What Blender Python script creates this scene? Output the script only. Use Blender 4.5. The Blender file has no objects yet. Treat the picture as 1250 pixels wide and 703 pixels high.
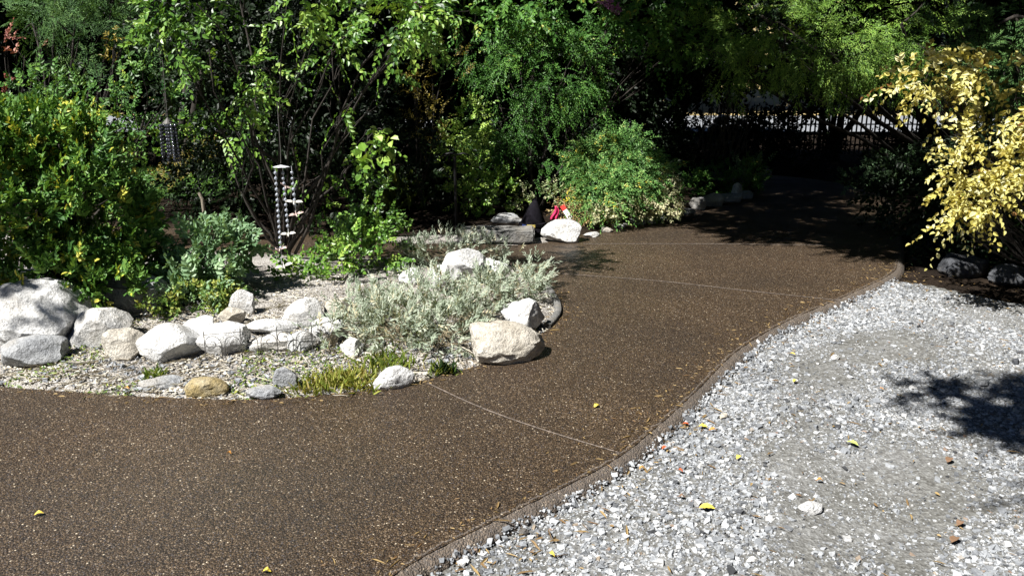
import bpy, math, random
import numpy as np
from mathutils import Vector, noise

S = bpy.context.scene
C = S.collection
R = math.radians

# ------------------------------------------------------------------ camera, sky, sun, exposure
CAM_H, PITCH, FPX = 1.65, R(14.6), 962.0          # FPX: focal length for a 1250 px wide picture
cam = bpy.data.cameras.new('camera')
cam.sensor_width = 36; cam.lens = 36 * FPX / 1250
cam.clip_start = 0.05; cam.clip_end = 2000
co = bpy.data.objects.new('camera', cam); C.objects.link(co)
co.location = (0, 0, CAM_H); co.rotation_euler = (R(90) - PITCH, 0, 0)
S.camera = co

SUN_EL, SUN_DIR = R(51), (0.79, 0.613)             # SUN_DIR: the way the light travels over the ground
SHX, SHY = SUN_DIR[0] / math.tan(SUN_EL), SUN_DIR[1] / math.tan(SUN_EL)
W = bpy.data.worlds.new('World'); S.world = W; W.use_nodes = True
nt = W.node_tree
sky = nt.nodes.new('ShaderNodeTexSky'); sky.sky_type = 'NISHITA'; sky.sun_disc = False
sky.sun_elevation = SUN_EL; sky.altitude = 1800; sky.air_density = .6; sky.dust_density = .15
sky.sun_rotation = math.atan2(-SUN_DIR[0], -SUN_DIR[1])
nt.links.new(sky.outputs[0], nt.nodes['Background'].inputs[0])
nt.nodes['Background'].inputs[1].default_value = 0.05
sl = bpy.data.lights.new('sun', 'SUN'); sl.energy = 5.0; sl.angle = R(0.5); sl.color = (1, 0.97, 0.92)
so = bpy.data.objects.new('sun', sl); C.objects.link(so)
ce = math.cos(SUN_EL)
so.rotation_euler = Vector((SUN_DIR[0] * ce, SUN_DIR[1] * ce, -math.sin(SUN_EL))).to_track_quat('-Z', 'Y').to_euler()
S.view_settings.view_transform = 'Standard'; S.view_settings.look = 'None'
S.view_settings.exposure = 1.17; S.view_settings.gamma = 1
S.view_settings.use_curve_mapping = False
S.render.engine = 'CYCLES'
S.cycles.max_bounces = 5; S.cycles.diffuse_bounces = 1; S.cycles.glossy_bounces = 2
S.cycles.transmission_bounces = 3; S.cycles.transparent_max_bounces = 4
S.cycles.use_denoising = True

# ------------------------------------------------------------------ picture <-> place
def ray(u, v):
    x, y = (u - 625) / FPX, (v - 351.5) / FPX
    return np.array([x, math.cos(PITCH) - y * math.sin(PITCH), -(math.sin(PITCH) + y * math.cos(PITCH))])
def gp(u, v, z=0.0):
    d = ray(u, v); t = (z - CAM_H) / d[2]
    return np.array([d[0] * t, d[1] * t, z])
def at(u, v, Y):
    d = ray(u, v); t = Y / d[1]
    return np.array([d[0] * t, Y, CAM_H + d[2] * t])
def pxm(p):                                         # metres per picture pixel at a point
    d = np.array(p) - np.array([0, 0, CAM_H])
    return (d[1] * math.cos(PITCH) - d[2] * math.sin(PITCH)) / FPX

# ------------------------------------------------------------------ object helpers
def tag(o, label=None, cat=None, group=None, kind=None):
    if label: o['label'] = label
    if cat: o['category'] = cat
    if group: o['group'] = group
    if kind: o['kind'] = kind
    return o
def empty(name, loc, label, cat, group=None):
    o = bpy.data.objects.new(name, None); C.objects.link(o); o.location = tuple(loc)
    o.empty_display_size = 0.1
    return tag(o, label, cat, group)
def link(name, me, mat=None, parent=None, loc=None):
    o = bpy.data.objects.new(name, me); C.objects.link(o)
    if mat is not None and not me.materials: me.materials.append(mat)
    if parent is not None: o.parent = parent
    if loc is not None: o.location = tuple(loc)
    return o
def np_mesh(name, V, Q, tint=None, smooth=False):
    """V (n,3); Q list of (k,m) face arrays"""
    me = bpy.data.meshes.new(name)
    V = np.asarray(V, dtype=np.float32)
    me.vertices.add(len(V)); me.vertices.foreach_set('co', V.ravel())
    Q = [np.asarray(q, dtype=np.int32) for q in Q if len(q)]
    loops = np.concatenate([q.ravel() for q in Q])
    sizes = np.concatenate([np.full(len(q), q.shape[1], dtype=np.int32) for q in Q])
    starts = np.concatenate([[0], np.cumsum(sizes)[:-1]]).astype(np.int32)
    me.loops.add(len(loops)); me.loops.foreach_set('vertex_index', loops)
    me.polygons.add(len(sizes)); me.polygons.foreach_set('loop_start', starts)
    me.polygons.foreach_set('use_smooth', np.full(len(sizes), smooth))
    if tint is not None:
        a = me.attributes.new('tint', 'FLOAT', 'POINT'); a.data.foreach_set('value', np.asarray(tint, dtype=np.float32))
    me.update(calc_edges=True); me.validate()
    return me
class MB:
    def __init__(s): s.v, s.f, s.n = [], [], 0
    def add(s, V, F):
        b = len(s.v); s.v += [tuple(map(float, p)) for p in V]; s.f += [tuple(i + b for i in f) for f in F]
    def box(s, c, d, rz=0):
        cx, cy, cz = c; ca, sa = math.cos(rz), math.sin(rz); V = []
        for z in (-.5, .5):
            for x, y in ((-.5, -.5), (.5, -.5), (.5, .5), (-.5, .5)):
                X, Y = x * d[0], y * d[1]
                V.append((cx + X * ca - Y * sa, cy + X * sa + Y * ca, cz + z * d[2]))
        s.add(V, [(3, 2, 1, 0), (4, 5, 6, 7), (0, 1, 5, 4), (1, 2, 6, 5), (2, 3, 7, 6), (3, 0, 4, 7)])
    def tube(s, P, rad, n=6, cap=True):
        P = [Vector(p) for p in P]; m = len(P)
        if not hasattr(rad, '__len__'): rad = [rad] * m
        V, F = [], []; ref = Vector((0.31, 0.87, 0.38))
        for i in range(m):
            t = (P[min(i + 1, m - 1)] - P[max(i - 1, 0)])
            if t.length < 1e-9: t = Vector((0, 0, 1))
            t.normalize()
            a = t.cross(ref)
            if a.length < .15: a = t.cross(Vector((1, 0, 0)))
            a.normalize(); b = t.cross(a); 
            for k in range(n):
                th = 2 * math.pi * k / n
                V.append(P[i] + (a * math.cos(th) + b * math.sin(th)) * rad[i])
        for i in range(m - 1):
            for k in range(n):
                F.append((i * n + k, i * n + (k + 1) % n, (i + 1) * n + (k + 1) % n, (i + 1) * n + k))
        if cap:
            F.append(tuple(range(n))[::-1]); F.append(tuple(range((m - 1) * n, m * n)))
        s.add(V, F)
    def lathe(s, prof, c=(0, 0, 0), n=16):
        V, F = [], []
        for r, z in prof:
            for k in range(n):
                th = 2 * math.pi * k / n; V.append((c[0] + r * math.cos(th), c[1] + r * math.sin(th), c[2] + z))
        for i in range(len(prof) - 1):
            for k in range(n): F.append((i * n + k, i * n + (k + 1) % n, (i + 1) * n + (k + 1) % n, (i + 1) * n + k))
        F.append(tuple(range(n))[::-1]); F.append(tuple(range((len(prof) - 1) * n, len(prof) * n)))
        s.add(V, F)
    def mesh(s, name, smooth=False):
        me = bpy.data.meshes.new(name); me.from_pydata(s.v, [], s.f); me.update()
        if smooth: me.polygons.foreach_set('use_smooth', [True] * len(me.polygons))
        return me
    def build(s, name, mat, parent=None, loc=None, smooth=False):
        return link(name, s.mesh(name, smooth), mat, parent, loc)

# ------------------------------------------------------------------ materials
def new_mat(name):
    m = bpy.data.materials.new(name); m.use_nodes = True
    return m, m.node_tree, m.node_tree.nodes['Principled BSDF']
def node(t, kind, **kw):
    n = t.nodes.new(kind)
    for k, v in kw.items():
        if k.startswith('i_'):
            key = k[2:]; n.inputs[int(key) if key.isdigit() else key].default_value = v
        else: setattr(n, k, v)
    return n
def ramp(t, src, stops, interp='LINEAR'):
    r = t.nodes.new('ShaderNodeValToRGB'); r.color_ramp.interpolation = interp
    e = r.color_ramp.elements
    while len(e) < len(stops): e.new(0.5)
    for el, (p, c) in zip(e, stops): el.position = p; el.color = (*c, 1) if len(c) == 3 else c
    t.links.new(src, r.inputs[0]); return r
def mixc(t, fac, a, b, mode='MIX'):
    m = t.nodes.new('ShaderNodeMix'); m.data_type = 'RGBA'; m.blend_type = mode
    for i, x in ((0, fac), (6, a), (7, b)):
        if hasattr(x, 'is_linked') or hasattr(x, 'links'): t.links.new(x, m.inputs[i])
        elif isinstance(x, (int, float)): m.inputs[i].default_value = x
        else: m.inputs[i].default_value = (*x, 1)
    return m.outputs[2]
def coords(t, scale=1.0, obj=False):
    tc = t.nodes.new('ShaderNodeTexCoord'); mp = t.nodes.new('ShaderNodeMapping')
    mp.inputs['Scale'].default_value = (scale,) * 3 if not hasattr(scale, '__len__') else scale
    t.links.new(tc.outputs['Object'], mp.inputs[0]); return mp.outputs[0]
def noise_t(t, vec, scale, detail=4, rough=.55):
    n = node(t, 'ShaderNodeTexNoise', i_Scale=scale, i_Detail=detail, i_Roughness=rough); t.links.new(vec, n.inputs['Vector']); return n
def vor(t, vec, scale, feature='F1'):
    n = node(t, 'ShaderNodeTexVoronoi', i_Scale=scale); n.feature = feature; t.links.new(vec, n.inputs['Vector']); return n
def bump(t, b, h, strength, dist):
    n = node(t, 'ShaderNodeBump', i_Strength=strength, i_Distance=dist); t.links.new(h, n.inputs['Height'])
    t.links.new(n.outputs[0], b.inputs['Normal']); return n
def plain(name, col, rough=.6, metal=0, var=.25, scale=30):
    m, t, b = new_mat(name); v = coords(t)
    n = noise_t(t, v, scale, 4)
    r = ramp(t, n.outputs[0], [(.3, tuple(c * (1 - var) for c in col)), (.7, tuple(min(1, c * (1 + var)) for c in col))])
    t.links.new(r.outputs[0], b.inputs['Base Color']); b.inputs['Roughness'].default_value = rough; b.inputs['Metallic'].default_value = metal
    bump(t, b, n.outputs[0], .3, .003)
    return m
def leaf_mat(name, stops, rough=.42, transl=.3, spec=.45):
    m, t, b = new_mat(name)
    a = node(t, 'ShaderNodeAttribute', attribute_name='tint')
    r = ramp(t, a.outputs['Fac'], stops)
    t.links.new(r.outputs[0], b.inputs['Base Color']); b.inputs['Roughness'].default_value = rough
    b.inputs['Specular IOR Level'].default_value = spec
    tr = t.nodes.new('ShaderNodeBsdfTranslucent')
    t.links.new(mixc(t, 1.0, r.outputs[0], (1.25, 1.15, .55), 'MULTIPLY'), tr.inputs[0])
    mx = node(t, 'ShaderNodeMixShader', i_0=transl)
    t.links.new(b.outputs[0], mx.inputs[1]); t.links.new(tr.outputs[0], mx.inputs[2])
    t.links.new(mx.outputs[0], t.nodes['Material Output'].inputs[0])
    return m
def rock_mat(name, dark, mid, light, speck=.35):
    m, t, b = new_mat(name); v = coords(t)
    oi = t.nodes.new('ShaderNodeObjectInfo')
    ad = node(t, 'ShaderNodeVectorMath', operation='ADD'); t.links.new(v, ad.inputs[0]); 
    mu = node(t, 'ShaderNodeMath', operation='MULTIPLY', i_1=37.0); t.links.new(oi.outputs['Random'], mu.inputs[0]); t.links.new(mu.outputs[0], ad.inputs[1])
    v = ad.outputs[0]
    n1 = noise_t(t, v, 5, 8, .65); n2 = noise_t(t, v, 55, 4, .7); n3 = noise_t(t, v, 190, 2, .6)
    r = ramp(t, n1.outputs[0], [(.28, dark), (.5, mid), (.72, light)])
    sp = ramp(t, n2.outputs[0], [(.35, (.55, .55, .55)), (.6, (1.05, 1.05, 1.05))])
    c = mixc(t, .7, r.outputs[0], sp.outputs[0], 'MULTIPLY')
    s3 = ramp(t, n3.outputs[0], [(.36, (.35, .35, .34)), (.47, (1, 1, 1))])
    c = mixc(t, speck, c, s3.outputs[0], 'MULTIPLY')
    cr = vor(t, v, 4.5, 'DISTANCE_TO_EDGE')
    n4 = noise_t(t, v, 2.4, 6, .7); st = ramp(t, n4.outputs[0], [(.5, (0, 0, 0)), (.68, (.32, .32, .32))]); c = mixc(t, st.outputs[0], c, (.40, .33, .23))
    n5 = noise_t(t, v, 9, 6, .75); li = ramp(t, n5.outputs[0], [(.60, (0, 0, 0)), (.68, (.4, .4, .4))]); c = mixc(t, li.outputs[0], c, tuple(x * .45 for x in mid))
    ck = ramp(t, cr.outputs[0], [(.0, (.62, .6, .56)), (.035, (1, 1, 1))])
    c = mixc(t, .35, c, ck.outputs[0], 'MULTIPLY')
    t.links.new(c, b.inputs['Base Color']); b.inputs['Roughness'].default_value = .85
    b.inputs['Specular IOR Level'].default_value = .25
    ad2 = node(t, 'ShaderNodeMath', operation='ADD'); t.links.new(n1.outputs[0], ad2.inputs[0]); 
    m2 = node(t, 'ShaderNodeMath', operation='MULTIPLY', i_1=.28); t.links.new(n2.outputs[0], m2.inputs[0]); t.links.new(m2.outputs[0], ad2.inputs[1])
    bump(t, b, ad2.outputs[0], .9, .06)
    return m
def bark(name, a, c):
    m, t, b = new_mat(name); v = coords(t, (30, 30, 5))
    n = noise_t(t, v, 1.5, 6, .7)
    r = ramp(t, n.outputs[0], [(.35, a), (.65, c)]); t.links.new(r.outputs[0], b.inputs['Base Color'])
    b.inputs['Roughness'].default_value = .9; bump(t, b, n.outputs[0], .8, .02); return m

# exposed aggregate concrete: small rounded pebbles set in dark brown mortar
def aggregate(name, gain=1.0, rough=.5, dust_lift=0):
    m, t, b = new_mat(name); v = coords(t)
    vo = vor(t, v, 128); vo2 = vor(t, v, 270)
    sep = t.nodes.new('ShaderNodeSeparateColor'); t.links.new(vo.outputs['Color'], sep.inputs[0])
    g = gain
    peb = ramp(t, sep.outputs[0], [(.0, (.012 * g, .009 * g, .007 * g)), (.22, (.035 * g, .022 * g, .013 * g)), (.45, (.060 * g, .043 * g, .027 * g)), (.62, (.085 * g, .063 * g, .042 * g)),
                                  (.78, (.145 * g, .112 * g, .078 * g)), (.86, (.06 * g, .055 * g, .06 * g)), (.945, (.24 * g, .2 * g, .155 * g)), (.991, (.5 * g, .45 * g, .36 * g))], 'CONSTANT')
    sep2 = t.nodes.new('ShaderNodeSeparateColor'); t.links.new(vo2.outputs['Color'], sep2.inputs[0])
    fine = ramp(t, sep2.outputs[1], [(.0, (.014 * g, .01 * g, .008 * g)), (.5, (.045 * g, .033 * g, .023 * g)), (.85, (.11 * g, .077 * g, .046 * g))], 'CONSTANT')
    edge = ramp(t, vo.outputs['Distance'], [(.38, (0, 0, 0)), (.55, (1, 1, 1))])
    c = mixc(t, edge.outputs[0], peb.outputs[0], fine.outputs[0])
    n1 = noise_t(t, v, .75, 7, .62)
    patch = ramp(t, n1.outputs[0], [(.32, (.66, .62, .57)), (.5, (1.0, .95, .88)), (.68, (1.42, 1.36, 1.3))])
    c = mixc(t, 1.0, c, patch.outputs[0], 'MULTIPLY')
    if dust_lift: c = mixc(t, dust_lift, c, (.17, .152, .136))
    t.links.new(c, b.inputs['Base Color'])
    rr = ramp(t, n1.outputs[0], [(.35, (rough + .12,) * 3), (.7, (rough - .22,) * 3)])
    t.links.new(rr.outputs[0], b.inputs['Roughness'])
    b.inputs['Specular IOR Level'].default_value = .3
    if not dust_lift:
        ds = node(t, 'ShaderNodeVectorMath', operation='DISTANCE', i_1=(-1.3, 2.95, 0)); t.links.new(v, ds.inputs[0])
        sm = node(t, 'ShaderNodeMath', operation='ADD'); t.links.new(ds.outputs['Value'], sm.inputs[0]); t.links.new(n1.outputs[0], sm.inputs[1])
        cm = node(t, 'ShaderNodeMapRange', i_1=.7, i_2=1.5, i_3=1.0, i_4=0.0); t.links.new(sm.outputs[0], cm.inputs[0]); t.links.new(cm.outputs[0], b.inputs['Coat Weight']); b.inputs['Coat Roughness'].default_value = .42; b.inputs['Coat IOR'].default_value = 1.7
    hm = node(t, 'ShaderNodeMath', operation='MULTIPLY', i_1=-1.0); t.links.new(vo.outputs['Distance'], hm.inputs[0])
    bump(t, b, hm.outputs[0], .75, .007)
    return m
M = {}
M['drive'] = aggregate('wet_exposed_aggregate', 1.12)
M['drive_edge'] = aggregate('rough_aggregate_edge', 1.55, .85, .42)  # pale dusty concrete, lightened further to offset a slope facing away from the sun
M['joint'] = plain('dusty_joint', (.135, .108, .088), .9, 0, .8, 60)
def soil_mat(name, a, b_, c_, s=1.0, dark_noise=(.34, .6), bd=.02):
    m, t, b = new_mat(name); v = coords(t)
    n1 = noise_t(t, v, 2.2, 6, .6); n2 = noise_t(t, v, 40, 5, .7); v3 = vor(t, v, 75)
    r = ramp(t, n1.outputs[0], [(.3, a), (.5, b_), (.7, c_)])
    sp = ramp(t, n2.outputs[0], [(dark_noise[0], (.45, .43, .4)), (dark_noise[1], (1.15, 1.15, 1.15))])
    c = mixc(t, .8, r.outputs[0], sp.outputs[0], 'MULTIPLY')
    sp3 = t.nodes.new('ShaderNodeSeparateColor'); t.links.new(v3.outputs['Color'], sp3.inputs[0])
    gr = ramp(t, sp3.outputs[0], [(0, (.5, .48, .45)), (.6, (1.0, 1.0, 1.0)), (.9, (1.5, 1.5, 1.5))])
    c = mixc(t, .55, c, gr.outputs[0], 'MULTIPLY')
    t.links.new(c, b.inputs['Base Color']); b.inputs['Roughness'].default_value = .95; b.inputs['Specular IOR Level'].default_value = .1
    ad = node(t, 'ShaderNodeMath', operation='ADD'); t.links.new(n2.outputs[0], ad.inputs[0]); t.links.new(v3.outputs['Distance'], ad.inputs[1])
    bump(t, b, ad.outputs[0], .8, bd); return m
M['soil'] = soil_mat('pale_bed_soil', (.27, .25, .23), (.39, .37, .345), (.5, .48, .455))
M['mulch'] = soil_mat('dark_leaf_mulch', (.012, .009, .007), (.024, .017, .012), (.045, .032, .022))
M['grit'] = soil_mat('grey_gravel_grit', (.125, .125, .117), (.165, .166, .16), (.22, .224, .226), bd=.006)
M['lawn'] = plain('lawn_green', (.05, .13, .02), .9, 0, .35, 20)
M['asphalt'] = plain('pale_street', (.19, .2, .215), .9, 0, .15, 3)
M['drygrass'] = plain('dry_grass_hill', (.30, .23, .10), .95, 0, .4, .25)

# ------------------------------------------------------------------ the setting: driveway outline
def spline(P, k=8):
    P = [np.array(p, float) for p in P]; out = []
    for i in range(len(P) - 1):
        p0, p1, p2, p3 = P[max(i - 1, 0)], P[i], P[i + 1], P[min(i + 2, len(P) - 1)]
        for j in range(k):
            s = j / k
            out.append(.5 * ((2 * p1) + (-p0 + p2) * s + (2 * p0 - 5 * p1 + 4 * p2 - p3) * s * s + (-p0 + 3 * p1 - 3 * p2 + p3) * s ** 3))
    out.append(P[-1]); return np.array(out)
g2 = lambda u, v: tuple(gp(u, v)[:2])
BED_EDGE = spline([(-14, 3.7), (-7, 4.0), g2(-90, 466), g2(0, 472), g2(100, 479), g2(200, 485), g2(320, 487), g2(430, 478), g2(520, 463), g2(600, 440), g2(655, 411), g2(683, 390),
                   g2(686, 374), g2(672, 352), g2(650, 332), g2(620, 318), g2(580, 312), g2(520, 311), g2(440, 312), (-3.2, 7.9), (-5, 8.0)])
FAR_EDGE = spline([(-5, 9.1), (-3, 9.0), g2(480, 296), g2(560, 297), g2(640, 299), g2(700, 289), g2(745, 278), g2(830, 264), g2(880, 252), g2(912, 239), (4.0, 12.8), (3.9, 13.4), (3.2, 13.9), (1.5, 14.2), (-1, 14.4)])
RIGHT_EDGE = spline([(-1, 15.6), (1.5, 15.5), (3.6, 15.2), (5.0, 14.4), (5.6, 13.2), (5.6, 12.0), g2(1088, 258), g2(1095, 284), g2(1096, 318), g2(1086, 335), g2(1030, 362), g2(960, 392), g2(900, 428), g2(850, 477), g2(800, 522), g2(740, 567),
                     g2(600, 637), g2(490, 695), (-.75, 1.9), (-1.6, .9), (-3.2, -1.5), (-5, -4)])
DRIVE = np.concatenate([BED_EDGE, FAR_EDGE, RIGHT_EDGE, [(-14, -4)]])
def seg_dist(P, poly, closed=True):
    A = poly; B = np.roll(poly, -1, 0)
    if not closed: A, B = poly[:-1], poly[1:]
    best = np.full(len(P), 1e9)
    for a, b in zip(A, B):
        ab = b - a; l2 = ab @ ab + 1e-12
        s = np.clip(((P - a) @ ab) / l2, 0, 1)
        best = np.minimum(best, np.hypot(*(P - a - s[:, None] * ab).T))
    return best
def inside(P, poly):
    r = np.zeros(len(P), bool); A = poly; B = np.roll(poly, -1, 0)
    for (x1, y1), (x2, y2) in zip(A, B):
        if y1 == y2: continue
        c = ((y1 > P[:, 1]) != (y2 > P[:, 1])) & (P[:, 0] < (x2 - x1) * (P[:, 1] - y1) / (y2 - y1) + x1)
        r ^= c
    return r
CENTRE = np.array([(-7, -1), (-2.2, 2.6), (-.2, 3.7), (1.0, 5.0), (1.5, 6.4), (1.9, 8.2), (3.6, 11), (4.75, 12.8), (4.4, 14.0), (3.2, 14.6), (1.5, 14.9), (-1, 15.0), (-40, 15.2)])
def right_side(P):
    best = np.full(len(P), 1e9); sd = np.zeros(len(P))
    for a, b in zip(CENTRE[:-1], CENTRE[1:]):
        ab = b - a; s = np.clip(((P - a) @ ab) / (ab @ ab), 0, 1); d = P - a - s[:, None] * ab
        dist = np.hypot(*d.T); cr = ab[0] * (P - a)[:, 1] - ab[1] * (P - a)[:, 0]
        k = dist < best; best[k] = dist[k]; sd[k] = cr[k]
    return sd < 0
def vnoise(P, s, seed=0):
    return np.array([noise.noise(Vector((p[0] * s + seed * 7.3, p[1] * s - seed * 3.1, (p[2] if len(p) > 2 else 0) * s + seed))) for p in P])
def bed_z(P):                                       # garden surface height (numpy (n,2))
    P = np.atleast_2d(np.asarray(P, float))[:, :2]
    d = seg_dist(P, DRIVE); ins = inside(P, DRIVE)
    h = -.02 + .15 * np.clip(d / 1.5, 0, 1) ** .8 + .02 * vnoise(P, 2.1, 3)
    h = np.where(d < .06, -.02, h)
    return np.where(ins, -.16, h)
GRAVEL_Z = -.05
def gravel_z(P):
    P = np.atleast_2d(np.asarray(P, float))[:, :2]
    d = seg_dist(P, RIGHT_EDGE, False)
    h = GRAVEL_Z + .05 * vnoise(P, .8, 5) * np.clip(d, 0, 1) + .012 * vnoise(P, 5, 6) - .045 * np.clip(d / 1.2, 0, 1)
    h = np.where(inside(P, DRIVE), -.16, h)
    return h
def onbed(u, v):
    z = .05
    for _ in range(6):
        p = gp(u, v, z); z = float(bed_z(p[None, :2])[0])
        if z < -.1: z = 0
    return np.array([p[0], p[1], z])
def ongravel(u, v):
    z = -.1
    for _ in range(5):
        p = gp(u, v, z); z = float(gravel_z(p[None, :2])[0])
        if z < -.14: z = GRAVEL_Z
    return np.array([p[0], p[1], z])

# driveway slab
n = len(DRIVE)
import bmesh
bm = bmesh.new()
vs = [bm.verts.new((p[0], p[1], 0)) for p in DRIVE]
f = bm.faces.new(vs); 
if f.normal.z < 0: f.normal_flip()
bm.normal_update()
if f.normal.z < 0: f.normal_flip()
bmesh.ops.triangulate(bm, faces=[f])
me = bpy.data.meshes.new('driveway'); bm.to_mesh(me); bm.free()
drive = tag(link('driveway', me, M['drive']), 'dark brown exposed aggregate concrete driveway curving past the rock bed', kind='structure')
def skirt(line, name, batter, z0, z1, mat, out_sign):
    t = np.gradient(line, axis=0); t /= np.linalg.norm(t, axis=1)[:, None]
    nrm = np.stack([t[:, 1], -t[:, 0]], 1) * out_sign
    wob = .5 + .5 * vnoise(line, 3, 9) + .3 * vnoise(line, 17, 9)
    rows = []
    rag = vnoise(line, 23, 4) + .6 * vnoise(line, 55, 5)
    for k, (o, z) in enumerate([(-batter * .45, z0 + .002), (batter * .75, z0 - .012), (batter * 1.5, z0 - .040), (batter * 1.75, z1)]):
        jag = rag * batter * (.35 if k == 0 else .22)
        rows.append(np.column_stack([line + nrm * (o * (1 + .4 * (wob[:, None] - .5) * (k > 0)) + jag[:, None]), np.full(len(line), z) + (0 if k == 0 else .006 * vnoise(line, 14, 30 + k))]))
    V = np.concatenate(rows); m_ = len(line); Q = []
    for r in range(3):
        for i in range(m_ - 1): Q.append((r * m_ + i, r * m_ + i + 1, (r + 1) * m_ + i + 1, (r + 1) * m_ + i))
    o = link(name, np_mesh(name, V, [Q], smooth=True), mat); o.parent = drive; return o
skirt(spline(RIGHT_EDGE, 8), 'slab_edge', .038, 0, -.13, M['drive_edge'], -1)
skirt(BED_EDGE, 'bed_side_edge', .004, -.004, -.1, M['drive_edge'], -1)
def strip(pts, w, z, name):
    L = spline(pts, 30); t = np.gradient(L, axis=0); t /= np.linalg.norm(t, axis=1)[:, None]
    nn = np.stack([-t[:, 1], t[:, 0]], 1); ww = w * (.55 + .6 * (.5 + .5 * vnoise(L, 9, 2)))[:, None]
    V = np.concatenate([np.column_stack([L + nn * ww, np.full(len(L), z)]), np.column_stack([L - nn * ww, np.full(len(L), z)])])
    m_ = len(L); Q = [(i, i + 1, m_ + i + 1, m_ + i) for i in range(m_ - 1)]
    o = link(name, np_mesh(name, V, [Q]), M['joint']); o.parent = drive
strip([g2(664, 333), g2(800, 343), g2(910, 355), g2(1024, 367)], .009, .004, 'control_joint')
strip([g2(712, 298), g2(850, 298), g2(960, 299), g2(1090, 300)], .010, .004, 'control_joint')
strip([g2(522, 468), g2(585, 497), g2(660, 524), g2(756, 553)], .006, .004, 'control_joint')

# ground sheets
def sheet(name, xs, ys, zf, keep, mat, label):
    X, Y = np.meshgrid(xs, ys); P = np.column_stack([X.ravel(), Y.ravel()])
    Z = zf(P); k = keep(P)
    nx = len(xs); idx = np.arange(len(P)).reshape(len(ys), nx)
    Q = np.stack([idx[:-1, :-1], idx[:-1, 1:], idx[1:, 1:], idx[1:, :-1]], -1).reshape(-1, 4)
    Q = Q[k[Q].all(1)]
    o = link(name, np_mesh(name, np.column_stack([P, Z]), [Q], smooth=True), mat)
    return tag(o, label, kind='structure')
def axis(a, b, f0, f1, fine, coarse):
    return np.unique(np.round(np.concatenate([np.arange(a, f0, coarse), np.arange(f0, f1, fine), np.arange(f1, b + .01, coarse)]), 4))
def shade_line(P, pad): return P[:, 1] < 6.95 - .9 * np.clip(P[:, 0] - 3.2, 0, 3) + pad + .12 * vnoise(P, 3, 6)  # gravel turns to dark mulch along the cast shadow's edge, shade set in colour
left_keep = lambda P: ~right_side(P)
sheet('garden_soil', axis(-9, 1.6, -4.6, 1.5, .06, .3), axis(3.4, 8.6, 3.4, 8.55, .06, .3), bed_z, lambda P: left_keep(P) & (P[:, 1] < 8.55), M['soil'], 'pale gritty soil of the rock bed')
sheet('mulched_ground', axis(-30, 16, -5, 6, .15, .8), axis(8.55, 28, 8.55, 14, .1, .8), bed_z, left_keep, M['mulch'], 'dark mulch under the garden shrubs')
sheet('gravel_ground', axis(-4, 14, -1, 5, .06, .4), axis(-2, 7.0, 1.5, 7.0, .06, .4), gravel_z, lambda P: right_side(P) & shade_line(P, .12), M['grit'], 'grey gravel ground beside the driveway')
sheet('shade_toned_ground', axis(-30, 30, 1.5, 8, .2, .8), axis(5.0, 28, 5.0, 10, .2, .8), lambda P: gravel_z(P) - .012, lambda P: right_side(P) & (~shade_line(P, -.6) | (P[:, 1] > 6.8)), M['mulch'], 'dark mulch under the conifers, its front edge standing for shade')
def flat(name, x0, x1, y0, y1, z, mat, label, zf=None):
    V = [(x0, y0, z), (x1, y0, z), (x1, y1, z), (x0, y1, z)]
    return tag(link(name, np_mesh(name, V, [[(0, 1, 2, 3)]]), mat), label, kind='structure')
flat('ground', -400, 400, -60, 600, -.35, M['drygrass'], 'ground reaching to the horizon')
flat('street', -60, 80, 28.2, 42, -.02, M['asphalt'], 'sunlit pale street beyond the fence')
xs = np.arange(-160, 200, 6.0); ys = np.arange(42, 190, 5.0)
sheet('hillside', xs, ys, lambda P: -.1 + 20 * np.clip((P[:, 1] - 44) / 120, 0, 1) ** 1.1 + 1.0 * vnoise(P, .05, 8) * np.clip((P[:, 1] - 46) / 20, 0, 1), lambda P: P[:, 1] > 0, M['drygrass'], 'dry grassy hillside beyond the street')

# ------------------------------------------------------------------ rocks
M['rock_white'] = rock_mat('white_granite', (.52, .52, .52), (.68, .68, .67), (.78, .78, .77))
M['rock_grey'] = rock_mat('grey_granite', (.24, .25, .27), (.36, .37, .38), (.47, .47, .47))
M['rock_tan'] = rock_mat('tan_granite', (.40, .36, .29), (.55, .51, .44), (.65, .62, .56))
M['rock_ochre'] = rock_mat('ochre_rock', (.24, .17, .06), (.36, .28, .13), (.5, .45, .33))
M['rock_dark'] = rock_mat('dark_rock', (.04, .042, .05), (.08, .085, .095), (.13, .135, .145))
def rock_mesh(name, dim, seed, sub=4, cuts=8, rough=.07):
    rg = random.Random(seed)
    b = bmesh.new(); bmesh.ops.create_icosphere(b, subdivisions=sub, radius=1.0)
    P = np.array([v.co[:] for v in b.verts]); F = [[v.index for v in f.verts] for f in b.faces]; b.free()
    off = Vector((rg.uniform(-50, 50), rg.uniform(-50, 50), rg.uniform(-50, 50)))
    for _ in range(cuts):
        nv = np.array([rg.gauss(0, 1), rg.gauss(0, 1), rg.gauss(0, .8)]); nv /= np.linalg.norm(nv)
        dd = rg.uniform(.56, .9); s = P @ nv - dd; k = s > 0
        P[k] -= nv * (s[k] * .93)[:, None]
    nf = np.array([noise.fractal(Vector(p) * 1.3 + off, 1.0, 2.1, 5) for p in P])
    nr = np.array([abs(noise.noise(Vector(p) * 3.1 + off)) for p in P])
    nh = np.array([noise.noise(Vector(p) * 11 + off) for p in P])
    P *= (1 + rough * nf - .09 * nr + .014 * nh)[:, None]
    P /= np.abs(P).max(0)
    P = P * np.array(dim) / 2
    me = np_mesh(name, P, [F], smooth=True); me.set_sharp_from_angle(angle=R(24)); return me
ROCK_N = [0]
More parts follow.
